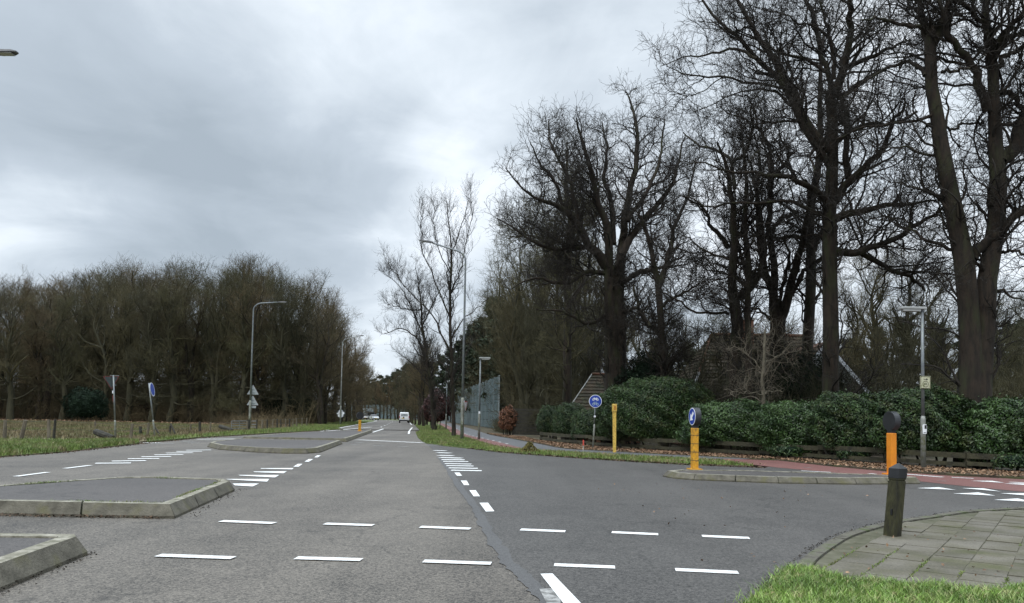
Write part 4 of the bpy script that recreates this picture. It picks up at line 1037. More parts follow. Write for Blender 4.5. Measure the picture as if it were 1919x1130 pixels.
# dark board fence and end of hedge
t = empty('board_fence', (1.1, 50, 0), R(-8), 'dark horizontal board fence between the orange beech hedge and the laurels', 'fence')
b = MB()
for k in range(9): b.box((0, 0, .15 + k * .2), (2.1, .03, .17))
b.build('boards', M_WOODD, t)
for s_ in (-1.02, 1.02): MB().box((s_, .05, .95), (.09, .09, 1.95)).build('post', M_WOODD, t)

# ------------------------------------------------------------------ sound barrier
BL = smooth_line([(-1.4, 80), (-6.7, 115), (-11.7, 150), (-19.0, 206), (-27.5, 250), (-42, 292), (-64, 318), (-105, 338), (-160, 345)], 8)
def barrier():
    A = np.array(BL); d = np.concatenate([[0], np.cumsum(np.linalg.norm(np.diff(A, axis=0), axis=1))])
    x0, y0 = BL[0]; H = 5.7
    t = empty('sound_barrier', (x0, y0, 0), 0, 'tall blue-grey panelled sound barrier running along the right side of the road', 'sound barrier')
    n = int(d[-1] / 4.0); P = [(float(np.interp(s, d, A[:, 0])) - x0, float(np.interp(s, d, A[:, 1])) - y0) for s in np.linspace(0, d[-1], n + 1)]
    for i, (x, y) in enumerate(P):
        b = MB()
        b.box((x, y, H / 2 + .05), (.17, .17, H + .1)); b.build('post', M_BARRP, t)
        if i < n:
            x2, y2 = P[i + 1]; dx, dy = x2 - x, y2 - y; L_ = math.hypot(dx, dy); nx, ny = dy / L_, -dx / L_; m = MB(); k = 12; prof = []
            rows = 6; 
            for r_ in range(rows):
                z0_, z1_ = H * r_ / rows + .02, H * (r_ + 1) / rows - .02
                m.add([(x + dx * .03, y + dy * .03, z0_), (x2 - dx * .03, y2 - dy * .03, z0_), (x2 - dx * .03 + nx * .03, y2 - dy * .03 + ny * .03, (z0_ + z1_) / 2), (x + dx * .03 + nx * .03, y + dy * .03 + ny * .03, (z0_ + z1_) / 2), (x + dx * .03, y + dy * .03, z1_), (x2 - dx * .03, y2 - dy * .03, z1_),
                       (x + dx * .03 - nx * .06, y + dy * .03 - ny * .06, z0_), (x2 - dx * .03 - nx * .06, y2 - dy * .03 - ny * .06, z0_), (x2 - dx * .03 - nx * .06, y2 - dy * .03 - ny * .06, z1_), (x + dx * .03 - nx * .06, y + dy * .03 - ny * .06, z1_)],
                      [(0, 1, 2, 3), (3, 2, 5, 4), (6, 9, 8, 7), (4, 5, 8, 9), (0, 6, 7, 1), (0, 3, 4, 9, 6), (1, 7, 8, 5, 2)])
            m.build('panel', M_BARR, t)
barrier()

# ------------------------------------------------------------------ houses
def tiled(a, b, c, d, m, name, parent, rows, cols):
    """roof slope between eave a-b and ridge d-c laid with overlapping tile courses"""
    a, b, c, d = map(Vector, (a, b, c, d)); nrm = (b - a).cross(d - a).normalized(); mb_ = MB()
    for r_ in range(rows):
        f0, f1 = r_ / rows, (r_ + 1.12) / rows
        f1 = min(f1, 1.0)
        for k in range(cols):
            g0, g1 = k / cols, (k + .97) / cols
            def P(f, g): return a.lerp(d, f).lerp(b.lerp(c, f), g)
            j = rnd.uniform(0, .008)
            q = [P(f0, g0) + nrm * (.055 + j), P(f0, g1) + nrm * (.035 + j), P(f1, g1) + nrm * .0, P(f1, g0) + nrm * .012]
            lo = [P(f0, g0), P(f0, g1)]
            mb_.add([*q, *lo], [(0, 1, 2, 3), (4, 5, 1, 0)])
    mb_.add([P_ - nrm * .03 for P_ in (a, b, c, d)], [(0, 1, 2, 3)])
    return mb_.build(name, m, parent, fix=False)
def house_small():
    O = (2.95, 38.5, 0); t = empty('barn', O, R(-4), 'low barn with mossy orange-brown tiled roof and pale roof edge, behind the first laurels', 'barn')
    W, D, E, Rg = 3.6, 5.0, 1.75, 3.65
    b = MB(); b.box((W / 2 + .35, D / 2 + .3, E / 2), (W - .3, D - .4, E)); b.build('wall', M_BRICK, t)
    tiled((0, 0, E - .1), (W + .6, 0, E - .1), (W - .1, D / 2, Rg), (1.32, D / 2, Rg), M_TILE, 'roof', t, 11, 16)
    tiled((W + .6, D, E - .1), (0, D, E - .1), (1.32, D / 2, Rg), (W - .1, D / 2, Rg), M_TILE, 'roof', t, 11, 16)
    tiled((0, D, E - .1), (0, 0, E - .1), (1.3, D / 2, Rg), (1.3, D / 2 + .02, Rg), M_TILE, 'roof', t, 11, 14)
    tiled((W + .6, 0, E - .1), (W + .6, D, E - .1), (W - .1, D / 2, Rg), (W - .12, D / 2, Rg), M_TILE, 'roof', t, 11, 14)
    MB().tube([(0, -.03, E - .05), (1.3, D / 2, Rg + .06)], .03, 6).build('hip_edge', M_CONC, t); MB().tube([(W + .6, -.03, E - .05), (W - .1, D / 2, Rg + .06)], .05, 6).build('hip_edge', M_CONC, t)
    MB().tube([(1.3, D / 2, Rg + .06), (W - .1, D / 2, Rg + .06)], .07, 6).build('ridge', M_TILER, t)
house_small()
def house_big():
    O = (8.3, 35, 0); t = empty('house', O, 0, 'house with big brown tiled roof, white gable boards and chimney, behind the hedge and oaks', 'house')
    W, D, E, Rg = 7.2, 8.0, 1.9, 5.75
    MB().box((W / 2, D / 2, E / 2), (W - .5, D - .6, E)).build('wall', M_BRICK, t)
    tiled((0, 0, E - .15), (W, 0, E - .15), (W, D / 2, Rg), (2.2, D / 2, Rg), M_TILE, 'roof', t, 20, 30)
    tiled((W, D, E - .15), (0, D, E - .15), (2.2, D / 2, Rg), (W, D / 2, Rg), M_TILE, 'roof', t, 20, 30)
    tiled((0, D, E - .15), (0, 0, E - .15), (2.2, D / 2, Rg), (2.2, D / 2 + .05, Rg), M_TILE, 'roof', t, 20, 24)
    MB().tube([(0, -.05, E - .1), (1.02, D * .23, E + 1.72)], .065, 6).build('white_roof_edge', M_WHITE, t)
    MB().tube([(1.02, D * .23, E + 1.72), (2.2, D / 2, Rg + .05)], .06, 6).build('hip_ridge', M_TILER, t)
    MB().tube([(2.2, D / 2, Rg + .06), (W, D / 2, Rg + .06)], .09, 8).build('ridge', M_TILER, t)
    c = MB().box((4.0, D / 2 - .3, Rg + .15), (.55, .5, 1.3)).build('chimney', M_BRICK, t); MB().box((4.0, D / 2 - .3, Rg + .84), (.66, .6, .1)).build('chimney_cap', M_CONC, c)
    # front gable wing on the right
    gx, gw, gy, gp, ge = 6.05, 2.6, -1.0, 4.95, 2.0
    g = MB(); g.plate([(gx - gw + .2, 0), (gx + gw - .2, 0), (gx + gw - .2, ge + .3), (gx, gp - .2), (gx - gw + .2, ge + .3)], gy, gy + 5); g.build('white_wall', M_WALLW, t)
    tiled((gx + gw, gy - .3, ge), (gx + gw, gy + 5, ge), (gx, gy + 5, gp), (gx, gy - .3, gp), M_TILER, 'roof', t, 12, 16)
    tiled((gx - gw, gy + 5, ge), (gx - gw, gy - .3, ge), (gx, gy - .3, gp), (gx, gy + 5, gp), M_TILER, 'roof', t, 12, 16)
    for s_ in (-1, 1):
        a = Vector((gx + s_ * gw, 0, ge - .05)); b_ = Vector((gx, 0, gp - .02)); dn = Vector((0, 0, -.22))
        MB().plate([(a.x, a.z), (b_.x, b_.z), (b_.x, b_.z - .24), (a.x - s_ * .12, a.z - .14)], gy - .36, gy - .31).build('bargeboard', M_WHITE, t)
    for wx in (-.75, .75):
        w_ = MB().box((gx + wx, gy - .02, 1.75), (.9, .06, 1.1)).build('window_frame', M_WHITE, t); MB().box((gx + wx, gy - .055, 1.75), (.76, .02, .94)).build('pane', M_WIN, w_)
    for wx in (2.0,):
        w_ = MB().box((wx, .26, 1.2), (1.1, .06, 1.0)).build('window_frame', M_WHITE, t); MB().box((wx, .22, 1.2), (.95, .02, .85)).build('pane', M_WIN, w_)
house_big()

# ------------------------------------------------------------------ vehicles
def wheel(t, x, y, r_=.31, w_=.2):
    wh = MB().tube([(x - w_ / 2, y, r_), (x + w_ / 2, y, r_)], r_, 18).build('wheel', M_TYRE, t, False)
    s_ = 1 if x > 0 else -1; MB().tube([(x + s_ * w_ * .4, y, r_), (x + s_ * w_ * .54, y, r_)], r_ * .6, 12).build('rim', M_STEEL, wh)
def van(x, y, yaw):
    t = empty('white_van', (x, y, 0), yaw, 'small white delivery van driving away in the right lane', 'van')
    # rear at y=0, front at y=4.3
    MB().loft([(0, .32, .84), (-.03, .75, .86), (0, 1.05, .86), (.12, 1.72, .74), (.35, 1.83, .70), (2.6, 1.83, .70), (3.1, 1.5, .74), (3.45, 1.1, .84), (4.2, .95, .80), (4.35, .6, .78), (4.3, .3, .76)]).build('body', M_CARW, t, bevel=.035)
    MB().box((0, -.03, .42), (1.66, .14, .22)).build('bumper', M_BLK, t, bevel=.03)
    MB().plate([(-.60, 1.14), (.60, 1.14), (.54, 1.58), (-.54, 1.58)], -.012, .10).build('rear_window', mat('grey_window', (.30, .32, .34), (.36, .38, .4), 3, .15), t).location = (0, .02, 0)
    MB().box((0, -.04, 1.1), (.012, .02, 1.2)).build('door_gap', M_DGREY, t)
    for s_ in (-1, 1):
        MB().box((s_ * .80, -.0, 1.0), (.10, .09, .42)).build('tail_light', M_TAIL, t, bevel=.015); MB().box((s_ * .93, 2.75, 1.15), (.2, .12, .2)).build('mirror', M_BLK, t, bevel=.03)
        wheel(t, s_ * .76, .75); wheel(t, s_ * .76, 3.5)
        MB().plate([(-.3, 0), (.7, 0), (.7, .36), (-.05, .36)], 0, .01).build('side_window', M_WIN, t).location = (0, 0, 0)
    MB().box((-.22, -.045, .83), (.46, .02, .11)).build('number_plate', M_PLATE, t); MB().box((-.12, -.05, .95), (.16, .03, .22)).build('latch', M_BLK, t)
    for o_ in list(t.children):
        if o_.name.startswith('side_window'): bpy.data.objects.remove(o_)
    for s_ in (-1, 1): MB().box((s_ * .775, 2.55, 1.34), (.03, .75, .34)).build('side_window', M_WIN, t)
p = AT(758, 786, 127); van(p[0], 127, R(9))
def car(name, x, y, yaw, label, paint, lights=True):
    t = empty(name, (x, y, 0), yaw, label, 'car')
    MB().loft([(0, .3, .80), (-.05, .55, .84), (.05, .72, .85), (1.0, .92, .88), (2.9, .98, .88), (4.0, .95, .82), (4.15, .6, .80), (4.1, .3, .78)]).build('body', paint, t, bevel=.04)
    MB().loft([(.95, .9, .80), (1.75, 1.40, .60), (2.1, 1.45, .58), (3.1, 1.42, .58), (3.8, .95, .76)]).build('cabin', M_WIN, t, bevel=.02)
    MB().box((0, 2.45, 1.455), (1.12, 1.2, .04)).build('roof', paint, t, bevel=.015)
    MB().box((0, -.05, .38), (1.3, .1, .2)).build('grille', M_BLK, t, bevel=.02)
    for s_ in (-1, 1):
        hl = MB().box((s_ * .62, -.01, .64), (.30, .12, .14)).build('headlight', M_WHITE, t, bevel=.02)
        wheel(t, s_ * .76, .8); wheel(t, s_ * .76, 3.3)
    MB().box((0, -.09, .5), (.5, .02, .11)).build('number_plate', M_PLATE, t)
    return t
p = AT(705, 782, 190); car('white_car', p[0], 190, R(24), 'nearest white oncoming car at the bend of the road', M_CARW)
p = AT(685.5, 782, 204); car('pale_car', p[0], 204, R(38), 'pale oncoming car farthest left in the queue at the bend', mat('silver_paint', (.5, .47, .46), (.55, .52, .5), 2, .3, coat=.4))
p = AT(695.5, 782, 214); t = empty('truck', (p[0], 214, 0), R(30), 'dark truck with pale box top between the two oncoming cars', 'truck')
MB().box((0, 4.0, 2.0), (2.4, 5.2, 2.3)).build('box_body', mat('truck_box', (.20, .25, .27), (.28, .33, .35), 2, .5), t, bevel=.04)
MB().loft([(0, .5, 1.1), (0, 1.3, 1.15), (.25, 2.3, 1.05), (1.35, 2.4, 1.05), (1.35, .5, 1.1)]).build('cab', M_CARD, t, bevel=.05)
MB().plate([(-.95, 1.35), (.95, 1.35), (.88, 2.1), (-.88, 2.1)], -.03, .12).build('windscreen', M_WIN, t)
MB().box((0, 4.0, 3.05), (2.42, 5.22, .35)).build('sign_band', M_SIGNB, t); MB().box((0, -.04, .65), (2.1, .1, .25)).build('bumper', M_BLK, t)
for s_ in (-1, 1):
    MB().box((s_ * .85, -.06, .95), (.3, .08, .2)).build('headlight', M_WHITE, t); wheel(t, s_ * 1.0, .7, .45, .28); wheel(t, s_ * 1.0, 5.4, .45, .28)

# ------------------------------------------------------------------ laurel hedge, bush by bush
def bush(name, px, Y, w_, d_, H, n, size, m, label, z0=.28, seed=1, cat='bush', lump=.09, power=2.6, stems=6, asp=.42):
    r = np.random.default_rng(seed); x = (px - 960) / FPX * Y; y = Y
    u = r.uniform(0, 2 * np.pi, n); cz = r.uniform(-.75, 1, n); sr = np.sqrt(1 - cz ** 2)
    D = np.stack([np.cos(u) * sr, np.sin(u) * sr, cz], 1)
    k = (np.abs(D) ** power).sum(1) ** (-1 / power)
    ph = r.uniform(0, 6.28, 9)
    lum = 1 + lump * (np.sin(D[:, 0] * 5 + ph[0]) * np.sin(D[:, 2] * 4 + ph[1]) + .7 * np.sin(D[:, 0] * 11 + ph[2] + D[:, 2] * 6) * np.sin(D[:, 1] * 9 + ph[3]) + .5 * np.sin(D[:, 2] * 14 + ph[4] + D[:, 0] * 13))
    t = 1 - np.abs(r.normal(0, .09, n)); deep = r.uniform(0, 1, n) < .3; t[deep] = r.uniform(.55, .92, deep.sum())
    sc = np.array([w_ / 2, d_ / 2, (H - z0) / 2])
    P = D * (k * lum * t)[:, None] * sc + [0, 0, z0 + (H - z0) / 2]
    # straggling shoots
    sh = r.uniform(0, 1, n) < .04; P[sh] += D[sh] * r.uniform(0, .16, sh.sum())[:, None]
    P = P[P[:, 2] > z0 * .6]; D = D[:len(P)]
    nr = _nz(P - [0, 0, z0 + (H - z0) * .4]) + [0, 0, .35]
    V, F = leaf_cloud(P, nr, size, seed + 50, .55, asp)
    root = empty(name, (x, y, 0), 0, label, cat)
    npmesh('foliage', V, F, m, root)
    b = MB()
    for q in range(stems):
        a = r.uniform(-.35, .35) * w_; c = r.uniform(-.2, .2) * d_
        b.tube([(a, c, -.05), (a * 1.1 + r.normal(0, .08), c, z0 + .25), (a * 1.4, c * 1.2, z0 + (H - z0) * .55)], [.04, .032, .012], 6)
    # twiggy heart of the bush, solid enough that nothing shows through
    if stems: b.build('stems', M_WOODD, root)
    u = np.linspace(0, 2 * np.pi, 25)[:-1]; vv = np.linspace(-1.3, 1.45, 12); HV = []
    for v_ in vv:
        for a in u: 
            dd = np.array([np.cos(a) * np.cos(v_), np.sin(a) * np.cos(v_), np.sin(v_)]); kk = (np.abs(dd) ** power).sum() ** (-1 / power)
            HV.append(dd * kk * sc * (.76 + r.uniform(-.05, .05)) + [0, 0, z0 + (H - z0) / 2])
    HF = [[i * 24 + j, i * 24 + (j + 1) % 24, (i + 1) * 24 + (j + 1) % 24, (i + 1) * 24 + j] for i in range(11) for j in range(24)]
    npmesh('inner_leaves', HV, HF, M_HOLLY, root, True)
    return root
BB = [
 (1030, 42, 1.35, 1.5, 1.95, 9000, .085, M_LAUREL, 'small rounded laurel arch farthest left in the hedge, next to the dark board fence', .35),
 (1072, 38.5, 2.0, 1.7, 2.05, 12000, .085, M_LAUREL, 'rounded laurel in front of the barn roof, left of the blue cycle sign', .35),
 (1112, 35, 2.1, 1.8, 1.7, 12000, .09, M_LAUREL, 'lower laurel bulging just behind the blue cycle sign', .25),
 (1236, 30.8, 5.3, 2.6, 2.95, 60000, .095, M_LAUREL, 'biggest domed dark laurel, behind the yellow marker post', .3),
 (1385, 27.7, 4.3, 2.0, 1.98, 26000, .11, M_LAUREL2, 'lighter green lower laurel behind the bollard with the blue arrow', .3),
 (1510, 25.7, 3.6, 1.9, 1.92, 20000, .11, M_LAUREL2, 'light laurel around the foot of the straight oak trunk', .3),
 (1612, 24.1, 3.2, 1.9, 2.22, 20000, .11, M_LAUREL, 'laurel below the white gable of the house', .35),
 (1728, 22.2, 3.0, 1.9, 2.3, 24000, .11, M_LAUREL, 'tall laurel right behind the lamp with the cream route plate', .35),
 (1893, 21.0, 2.3, 1.6, 2.0, 17000, .115, M_LAUREL2, 'open leafy laurel right of the twin-trunked oak', .3),
 (1836, 21.2, 1.1, 1.0, 1.15, 3500, .11, M_LAUREL, 'low laurel shoots in front of the foot of the twin-trunked oak', .2),
 (2000, 20.0, 2.9, 1.8, 2.1, 9000, .115, M_LAUREL, 'laurel cut off by the right edge of the picture', .35)]
for i, a in enumerate(BB): bush('laurel_bush', *a[:5], int(a[5] * 1.5), a[6] * .8, *a[7:9], z0=a[9] * .45, seed=20 + i)
for (px, Y, w_, H, label) in ((1480, 24.6, 1.2, .45, 'low creeping laurel shoots under the rail fence, behind the island'), (1600, 23.3, 1.0, .42, 'low shoots below the fence left of the orange bollard'), (1905, 19.6, 1.2, .5, 'low shoots hanging over the fence at the right edge')):
    bush('hedge_shoots', px, Y, w_, .6, H, 900, .09, M_LAUREL, label, z0=.05, seed=int(px), stems=0)

# copper beech, beech hedge, hollies
bush('copper_beech', 821, 70, 2.6, 2.2, 3.7, 12000, .17, M_REDLEAF, 'dark red columnar copper beech on the verge beside the far road', .35, 61, 'shrub', power=2.0, asp=.6)
bush('copper_beech', 806, 92, 2.2, 2.2, 3.1, 6000, .2, M_REDLEAF, 'second smaller copper beech shrub just left of and behind the first', .3, 62, 'shrub', power=2.0, asp=.6)
bush('beech_hedge', 955, 50.5, 1.35, 1.2, 1.95, 5000, .10, M_BEECH, 'orange-brown dry beech hedge piece left of the dark board fence', .2, 63, 'hedge', asp=.6)
bush('holly_tree', 1212, 35.5, 3.3, 2.6, 4.6, 16000, .13, M_HOLLY, 'very dark conical holly rising behind the biggest laurel', .2, 64, 'tree', power=1.7)
bush('holly_tree', 1500, 31, 3.4, 1.6, 4.2, 12000, .13, M_HOLLY, 'dark mass against the house behind the forked oak', .4, 65, 'tree', power=2.2)  # plain dark bulk over the dark area right of the roof
bush('holly_bush', 163, 76, 4.6, 3.0, 3.6, 7000, .2, M_HOLLY, 'dark green holly bush at the wood edge beyond the give-way sign', .0, 66, 'bush', power=2.0)
bush('holly_bush', 535, 86, 7.0, 3.0, 3.6, 7000, .22, M_HOLLY, 'dark green holly low in the wood right of the lamp with triangular signs', .0, 67, 'bush', power=2.0)
bush('ivy_mass', 1580, 32.5, 1.3, 1.0, 3.3, 2500, .12, M_HOLLY, 'dark ivy against the white gable wall', .2, 68, 'bush', power=2.2)

# ------------------------------------------------------------------ the big oaks on the right, surveyed limb by limb
Z = lambda sx, sy, k, pts, q=1.0: [(sx + a / k, sy + b / k, w_ / q) for a, b, w_ in pts]
z6 = lambda p: Z(1550, 0, 2.824, p); z4 = lambda p: Z(1200, 0, 2.825, p, 2.5); z5 = lambda p: Z(1200, 380, 2.825, p, 2.5); z7 = lambda p: Z(1550, 380, 2.569, p); z3 = lambda p: Z(900, 160, 1.883, p, 1.7)
z2 = lambda p: Z(680, 340, 2.173, p, 2.5)
y6 = lambda p: Z(1550, 0, 2.824, p, 1.25); y7 = lambda p: Z(1550, 380, 2.569, p, 1.25)
traced_tree('oak_tree', 101, 22.3,
  [[(1816, 800, 47.1), (1818, 690, 39.5), (1817, 575, 35), (1807, 477, 35), (1783, 380, 30.4), (1768, 283, 27.4), (1755, 212, 23.6), (1745, 142, 21.3), (1743, 88, 21.3), (1745, 55, 18.2)],
   [(1834, 790, 44.1), (1838, 690, 39.5), (1846, 575, 35), (1854, 497, 33.4), (1873, 380, 30.4), (1870, 319, 28.1), (1863, 212, 20.5), (1863, 142, 19), (1858, 92, 16.7), (1847, 35, 12.2), (1846, -40, 9.9), (1850, -150, 6.1)]],
  [y6([(545, 250, 22), (520, 120, 15), (500, 50, 13), (460, -60, 10), (420, -200, 6)]), y6([(560, 240, 24), (600, 150, 18), (640, 60, 16), (670, -60, 12), (700, -220, 7)]),
   y6([(915, 860, 34), (985, 800, 34), (1020, 700, 28), (1080, 560, 24), (1130, 380, 14)]),
   y6([(850, 590, 22), (810, 470, 20), (790, 380, 18), (745, 300, 16), (690, 245, 15), (640, 200, 14), (625, 130, 12), (610, 60, 9), (560, -60, 6)]),
   y6([(890, 250, 14), (940, 215, 13), (1000, 185, 12), (1060, 170, 9), (1200, 160, 5)]), y6([(900, 350, 14), (950, 290, 12), (1042, 250, 9), (1150, 180, 5)]), y6([(875, 255, 18), (960, 170, 16), (1000, 120, 12), (1060, 30, 9), (1100, -80, 5)]),
   y6([(920, 490, 14), (960, 490, 13), (1010, 540, 12), (1060, 600, 8)]), y6([(835, 115, 12), (760, 60, 10), (690, 10, 8), (600, -40, 6), (500, -90, 4)]),
   y6([(520, 400, 11), (480, 355, 9), (430, 335, 8), (340, 355, 6), (240, 400, 5), (160, 465, 4), (70, 520, 2)]), y6([(500, 140, 10), (410, 125, 9), (330, 110, 8), (260, 95, 6), (190, 105, 4)]),
   y6([(560, 610, 9), (480, 635, 7), (380, 650, 6), (250, 665, 5), (120, 700, 4), (40, 745, 3)]), y6([(600, 820, 7), (500, 815, 6), (400, 775, 5), (330, 790, 4), (250, 860, 2)]),
   y6([(610, 380, 9), (680, 365, 7), (760, 355, 5), (840, 300, 3)]), y7([(700, 270, 26), (740, 215, 22), (800, 165, 20), (860, 105, 18), (948, 40, 16), (1050, -60, 9)]),
   y7([(640, 240, 10), (540, 200, 8), (440, 150, 6), (340, 90, 5), (250, 40, 3)]), y7([(780, 420, 8), (860, 430, 6), (948, 470, 4), (1040, 520, 2)]), y6([(650, 690, 7), (700, 660, 5), (780, 650, 4), (840, 655, 2)]),
   y6([(860, 700, 10), (1000, 640, 7), (1100, 560, 4)]), y7([(840, 240, 8), (900, 230, 6), (1000, 260, 4)])],
  400, 4300, 13500, 'huge twin-trunked oak at the right edge, foot standing in the laurel hedge', autolimb=22, depth=1.1, l1=(1.6, 4.0))
traced_tree('oak_tree', 102, 27.5,
  [[(1557, 800, 32), (1557, 741, 30), (1556, 557, 27), (1554, 440, 27), (1556, 400, 25), (1561, 283, 20), (1559, 177, 19)]],
  [z4([(1015, 500, 48), (1080, 360, 36), (1108, 180, 30), (1112, 60, 28), (1135, -80, 24), (1150, -260, 14)]), z4([(1015, 480, 26), (985, 370, 26), (950, 260, 24), (930, 130, 22), (880, 0, 18), (820, -160, 10)]),
   z4([(1025, 420, 22), (1020, 250, 18), (1000, 150, 14), (970, 60, 12), (950, -80, 8)]), z4([(1000, 800, 46), (930, 710, 42), (860, 610, 40), (815, 500, 38), (740, 370, 34), (670, 270, 28), (600, 160, 22), (520, 10, 16), (460, -120, 8)]),
   z4([(985, 850, 36), (900, 720, 32), (830, 600, 30), (780, 480, 28), (720, 400, 24), (630, 320, 22), (540, 220, 18), (450, 140, 15), (350, 30, 12), (260, -70, 6)]),
   z4([(780, 475, 14), (690, 455, 12), (580, 440, 11), (460, 420, 10), (330, 410, 8), (230, 390, 6), (140, 350, 3)]), z4([(620, 310, 16), (540, 268, 14), (420, 270, 11), (310, 300, 8), (210, 310, 6), (110, 345, 3)]),
   z4([(980, 380, 20), (920, 340, 16), (830, 300, 14), (720, 280, 12), (640, 220, 10), (560, 190, 7), (450, 160, 5), (330, 150, 3)]), z4([(1000, 200, 14), (930, 140, 12), (840, 120, 9), (760, 70, 8), (660, 50, 6), (560, 0, 4)]),
   z4([(980, 1060, 32), (930, 1010, 30), (860, 980, 26), (790, 945, 22), (700, 930, 18), (600, 910, 14), (500, 920, 11), (400, 880, 8), (280, 860, 5)]), z4([(960, 1130, 26), (900, 1110, 20), (800, 1060, 16), (650, 1080, 13), (480, 1070, 11), (350, 1090, 8), (240, 1030, 5)]),
   z4([(985, 860, 16), (920, 790, 14), (905, 860, 10), (930, 920, 8)]), z4([(800, 560, 14), (740, 500, 12), (640, 470, 9), (540, 490, 7), (430, 530, 5), (300, 590, 3)]), z4([(850, 640, 12), (740, 640, 10), (620, 660, 8), (520, 620, 6), (420, 560, 4)]),
   z6([(40, 750, 10), (130, 690, 9), (250, 655, 8), (380, 650, 6), (480, 590, 4)]), z6([(50, 1060, 18), (120, 960, 15), (200, 880, 12), (290, 790, 10), (350, 660, 7), (420, 540, 4)]), z6([(120, 950, 14), (100, 850, 12), (110, 700, 10), (100, 560, 8), (50, 480, 5)]),
   z6([(70, 380, 12), (130, 340, 10), (240, 300, 8), (340, 250, 6), (430, 215, 3)]), z6([(50, 520, 10), (150, 460, 9), (240, 400, 7), (330, 350, 5), (420, 335, 3)]), z6([(80, 340, 14), (130, 220, 8), (180, 180, 6), (260, 140, 4)]),
   z7([(15, 90, 18), (100, 55, 14), (190, 35, 12), (270, 15, 9), (400, 5, 6), (520, -20, 3)]), z7([(20, 230, 16), (130, 240, 14), (220, 215, 12), (330, 170, 10), (440, 105, 8), (520, 60, 6), (570, -10, 4)]), z7([(170, 245, 10), (260, 300, 9), (360, 340, 8), (430, 370, 7), (470, 420, 4)])],
  460, 5000, 16000, 'tall straight oak in front of the house, long limbs sweeping up to the left', autolimb=22, depth=1.2, l1=(1.6, 4.2))
traced_tree('oak_tree', 103, 30.5,
  [[(1370, 760, 26), (1374, 700, 24), (1381, 620, 22), (1377, 564, 21)]],
  [z5([(500, 520, 52), (485, 420, 42), (490, 300, 40), (500, 180, 34), (490, 60, 28), (480, -80, 24), (450, -220, 16), (400, -330, 8)]), z5([(530, 500, 44), (570, 460, 40), (620, 400, 36), (645, 320, 30), (650, 200, 28), (640, 60, 22), (620, -60, 18), (640, -220, 12), (600, -360, 6)]),
   z5([(470, 240, 26), (430, 180, 22), (380, 130, 18), (350, 60, 14), (300, 0, 10), (200, -40, 6)]), z5([(500, 200, 22), (560, 140, 18), (600, 80, 14), (680, 0, 10), (760, -100, 6)]), z5([(470, 590, 14), (380, 580, 12), (280, 570, 10), (200, 520, 8), (120, 470, 5)]),
   z4([(500, 1000, 20), (480, 860, 16), (400, 800, 13), (300, 760, 10), (230, 700, 6)]), z4([(490, 860, 18), (560, 800, 13), (600, 650, 10), (560, 500, 6)])],
  160, 1900, 6200, 'forked oak left of the chimney, trunk splitting low into two crooked stems', autolimb=14, depth=1.6, l1=(1.4, 3.6))
traced_tree('oak_tree', 104, 31.5,
  [[(1455, 765, 30), (1457, 690, 28), (1458, 592, 28)]],
  [z5([(715, 620, 50), (700, 500, 42), (690, 440, 38), (665, 380, 34), (640, 260, 30), (630, 150, 26), (620, 0, 22), (600, -140, 14), (560, -260, 7)]), z5([(725, 610, 50), (712, 480, 36), (705, 300, 32), (680, 150, 28), (690, 0, 24), (700, -180, 16), (680, -330, 8)]),
   z5([(740, 620, 52), (785, 480, 40), (810, 380, 36), (850, 250, 32), (880, 120, 26), (900, 0, 22), (880, -120, 12)]), z5([(775, 520, 20), (830, 440, 20), (880, 350, 18), (950, 300, 12), (1060, 260, 7)]), z5([(735, 540, 18), (760, 400, 16), (790, 300, 14), (760, 180, 10)]),
   z5([(690, 160, 22), (760, 80, 20), (820, 50, 16), (740, 0, 8)]), z4([(690, 1100, 24), (690, 900, 20), (680, 780, 16), (630, 680, 12), (600, 560, 7)]), z4([(700, 930, 20), (780, 870, 18), (830, 980, 10)]), z5([(690, 620, 12), (620, 560, 10), (540, 550, 8), (440, 520, 5)])],
  160, 1900, 6200, 'many-stemmed oak directly in front of the house chimney', autolimb=12, depth=1.6, l1=(1.4, 3.6))
traced_tree('oak_tree', 105, 33,
  [[(1510, 760, 22), (1514, 640, 20), (1518, 557, 19), (1522, 486, 18), (1518, 415, 17), (1528, 350, 14), (1540, 260, 11), (1535, 160, 8), (1545, 60, 5)]],
  [z5([(900, 280, 34), (940, 200, 28), (980, 140, 22), (1060, 60, 14), (1140, -40, 8)]), z5([(905, 250, 26), (870, 200, 22), (800, 180, 18), (730, 190, 14), (640, 160, 9)]), z5([(930, 310, 20), (1000, 300, 14), (1080, 250, 9), (1130, 240, 5)])],
  110, 1100, 3600, 'slimmer oak trunk just left of the tall straight oak', autolimb=18, l1=(1, 2.8))
traced_tree('oak_tree', 106, 30,
  [[(1405, 750, 13), (1402, 650, 12), (1402, 557, 12), (1404, 500, 11), (1396, 430, 9), (1400, 340, 7), (1390, 250, 4)]], [z5([(575, 420, 20), (540, 300, 16), (520, 160, 10), (540, 40, 5)])],
  90, 900, 2600, 'thin dark trunk between the forked oak and the many-stemmed oak', autolimb=10, l1=(1, 2.4))
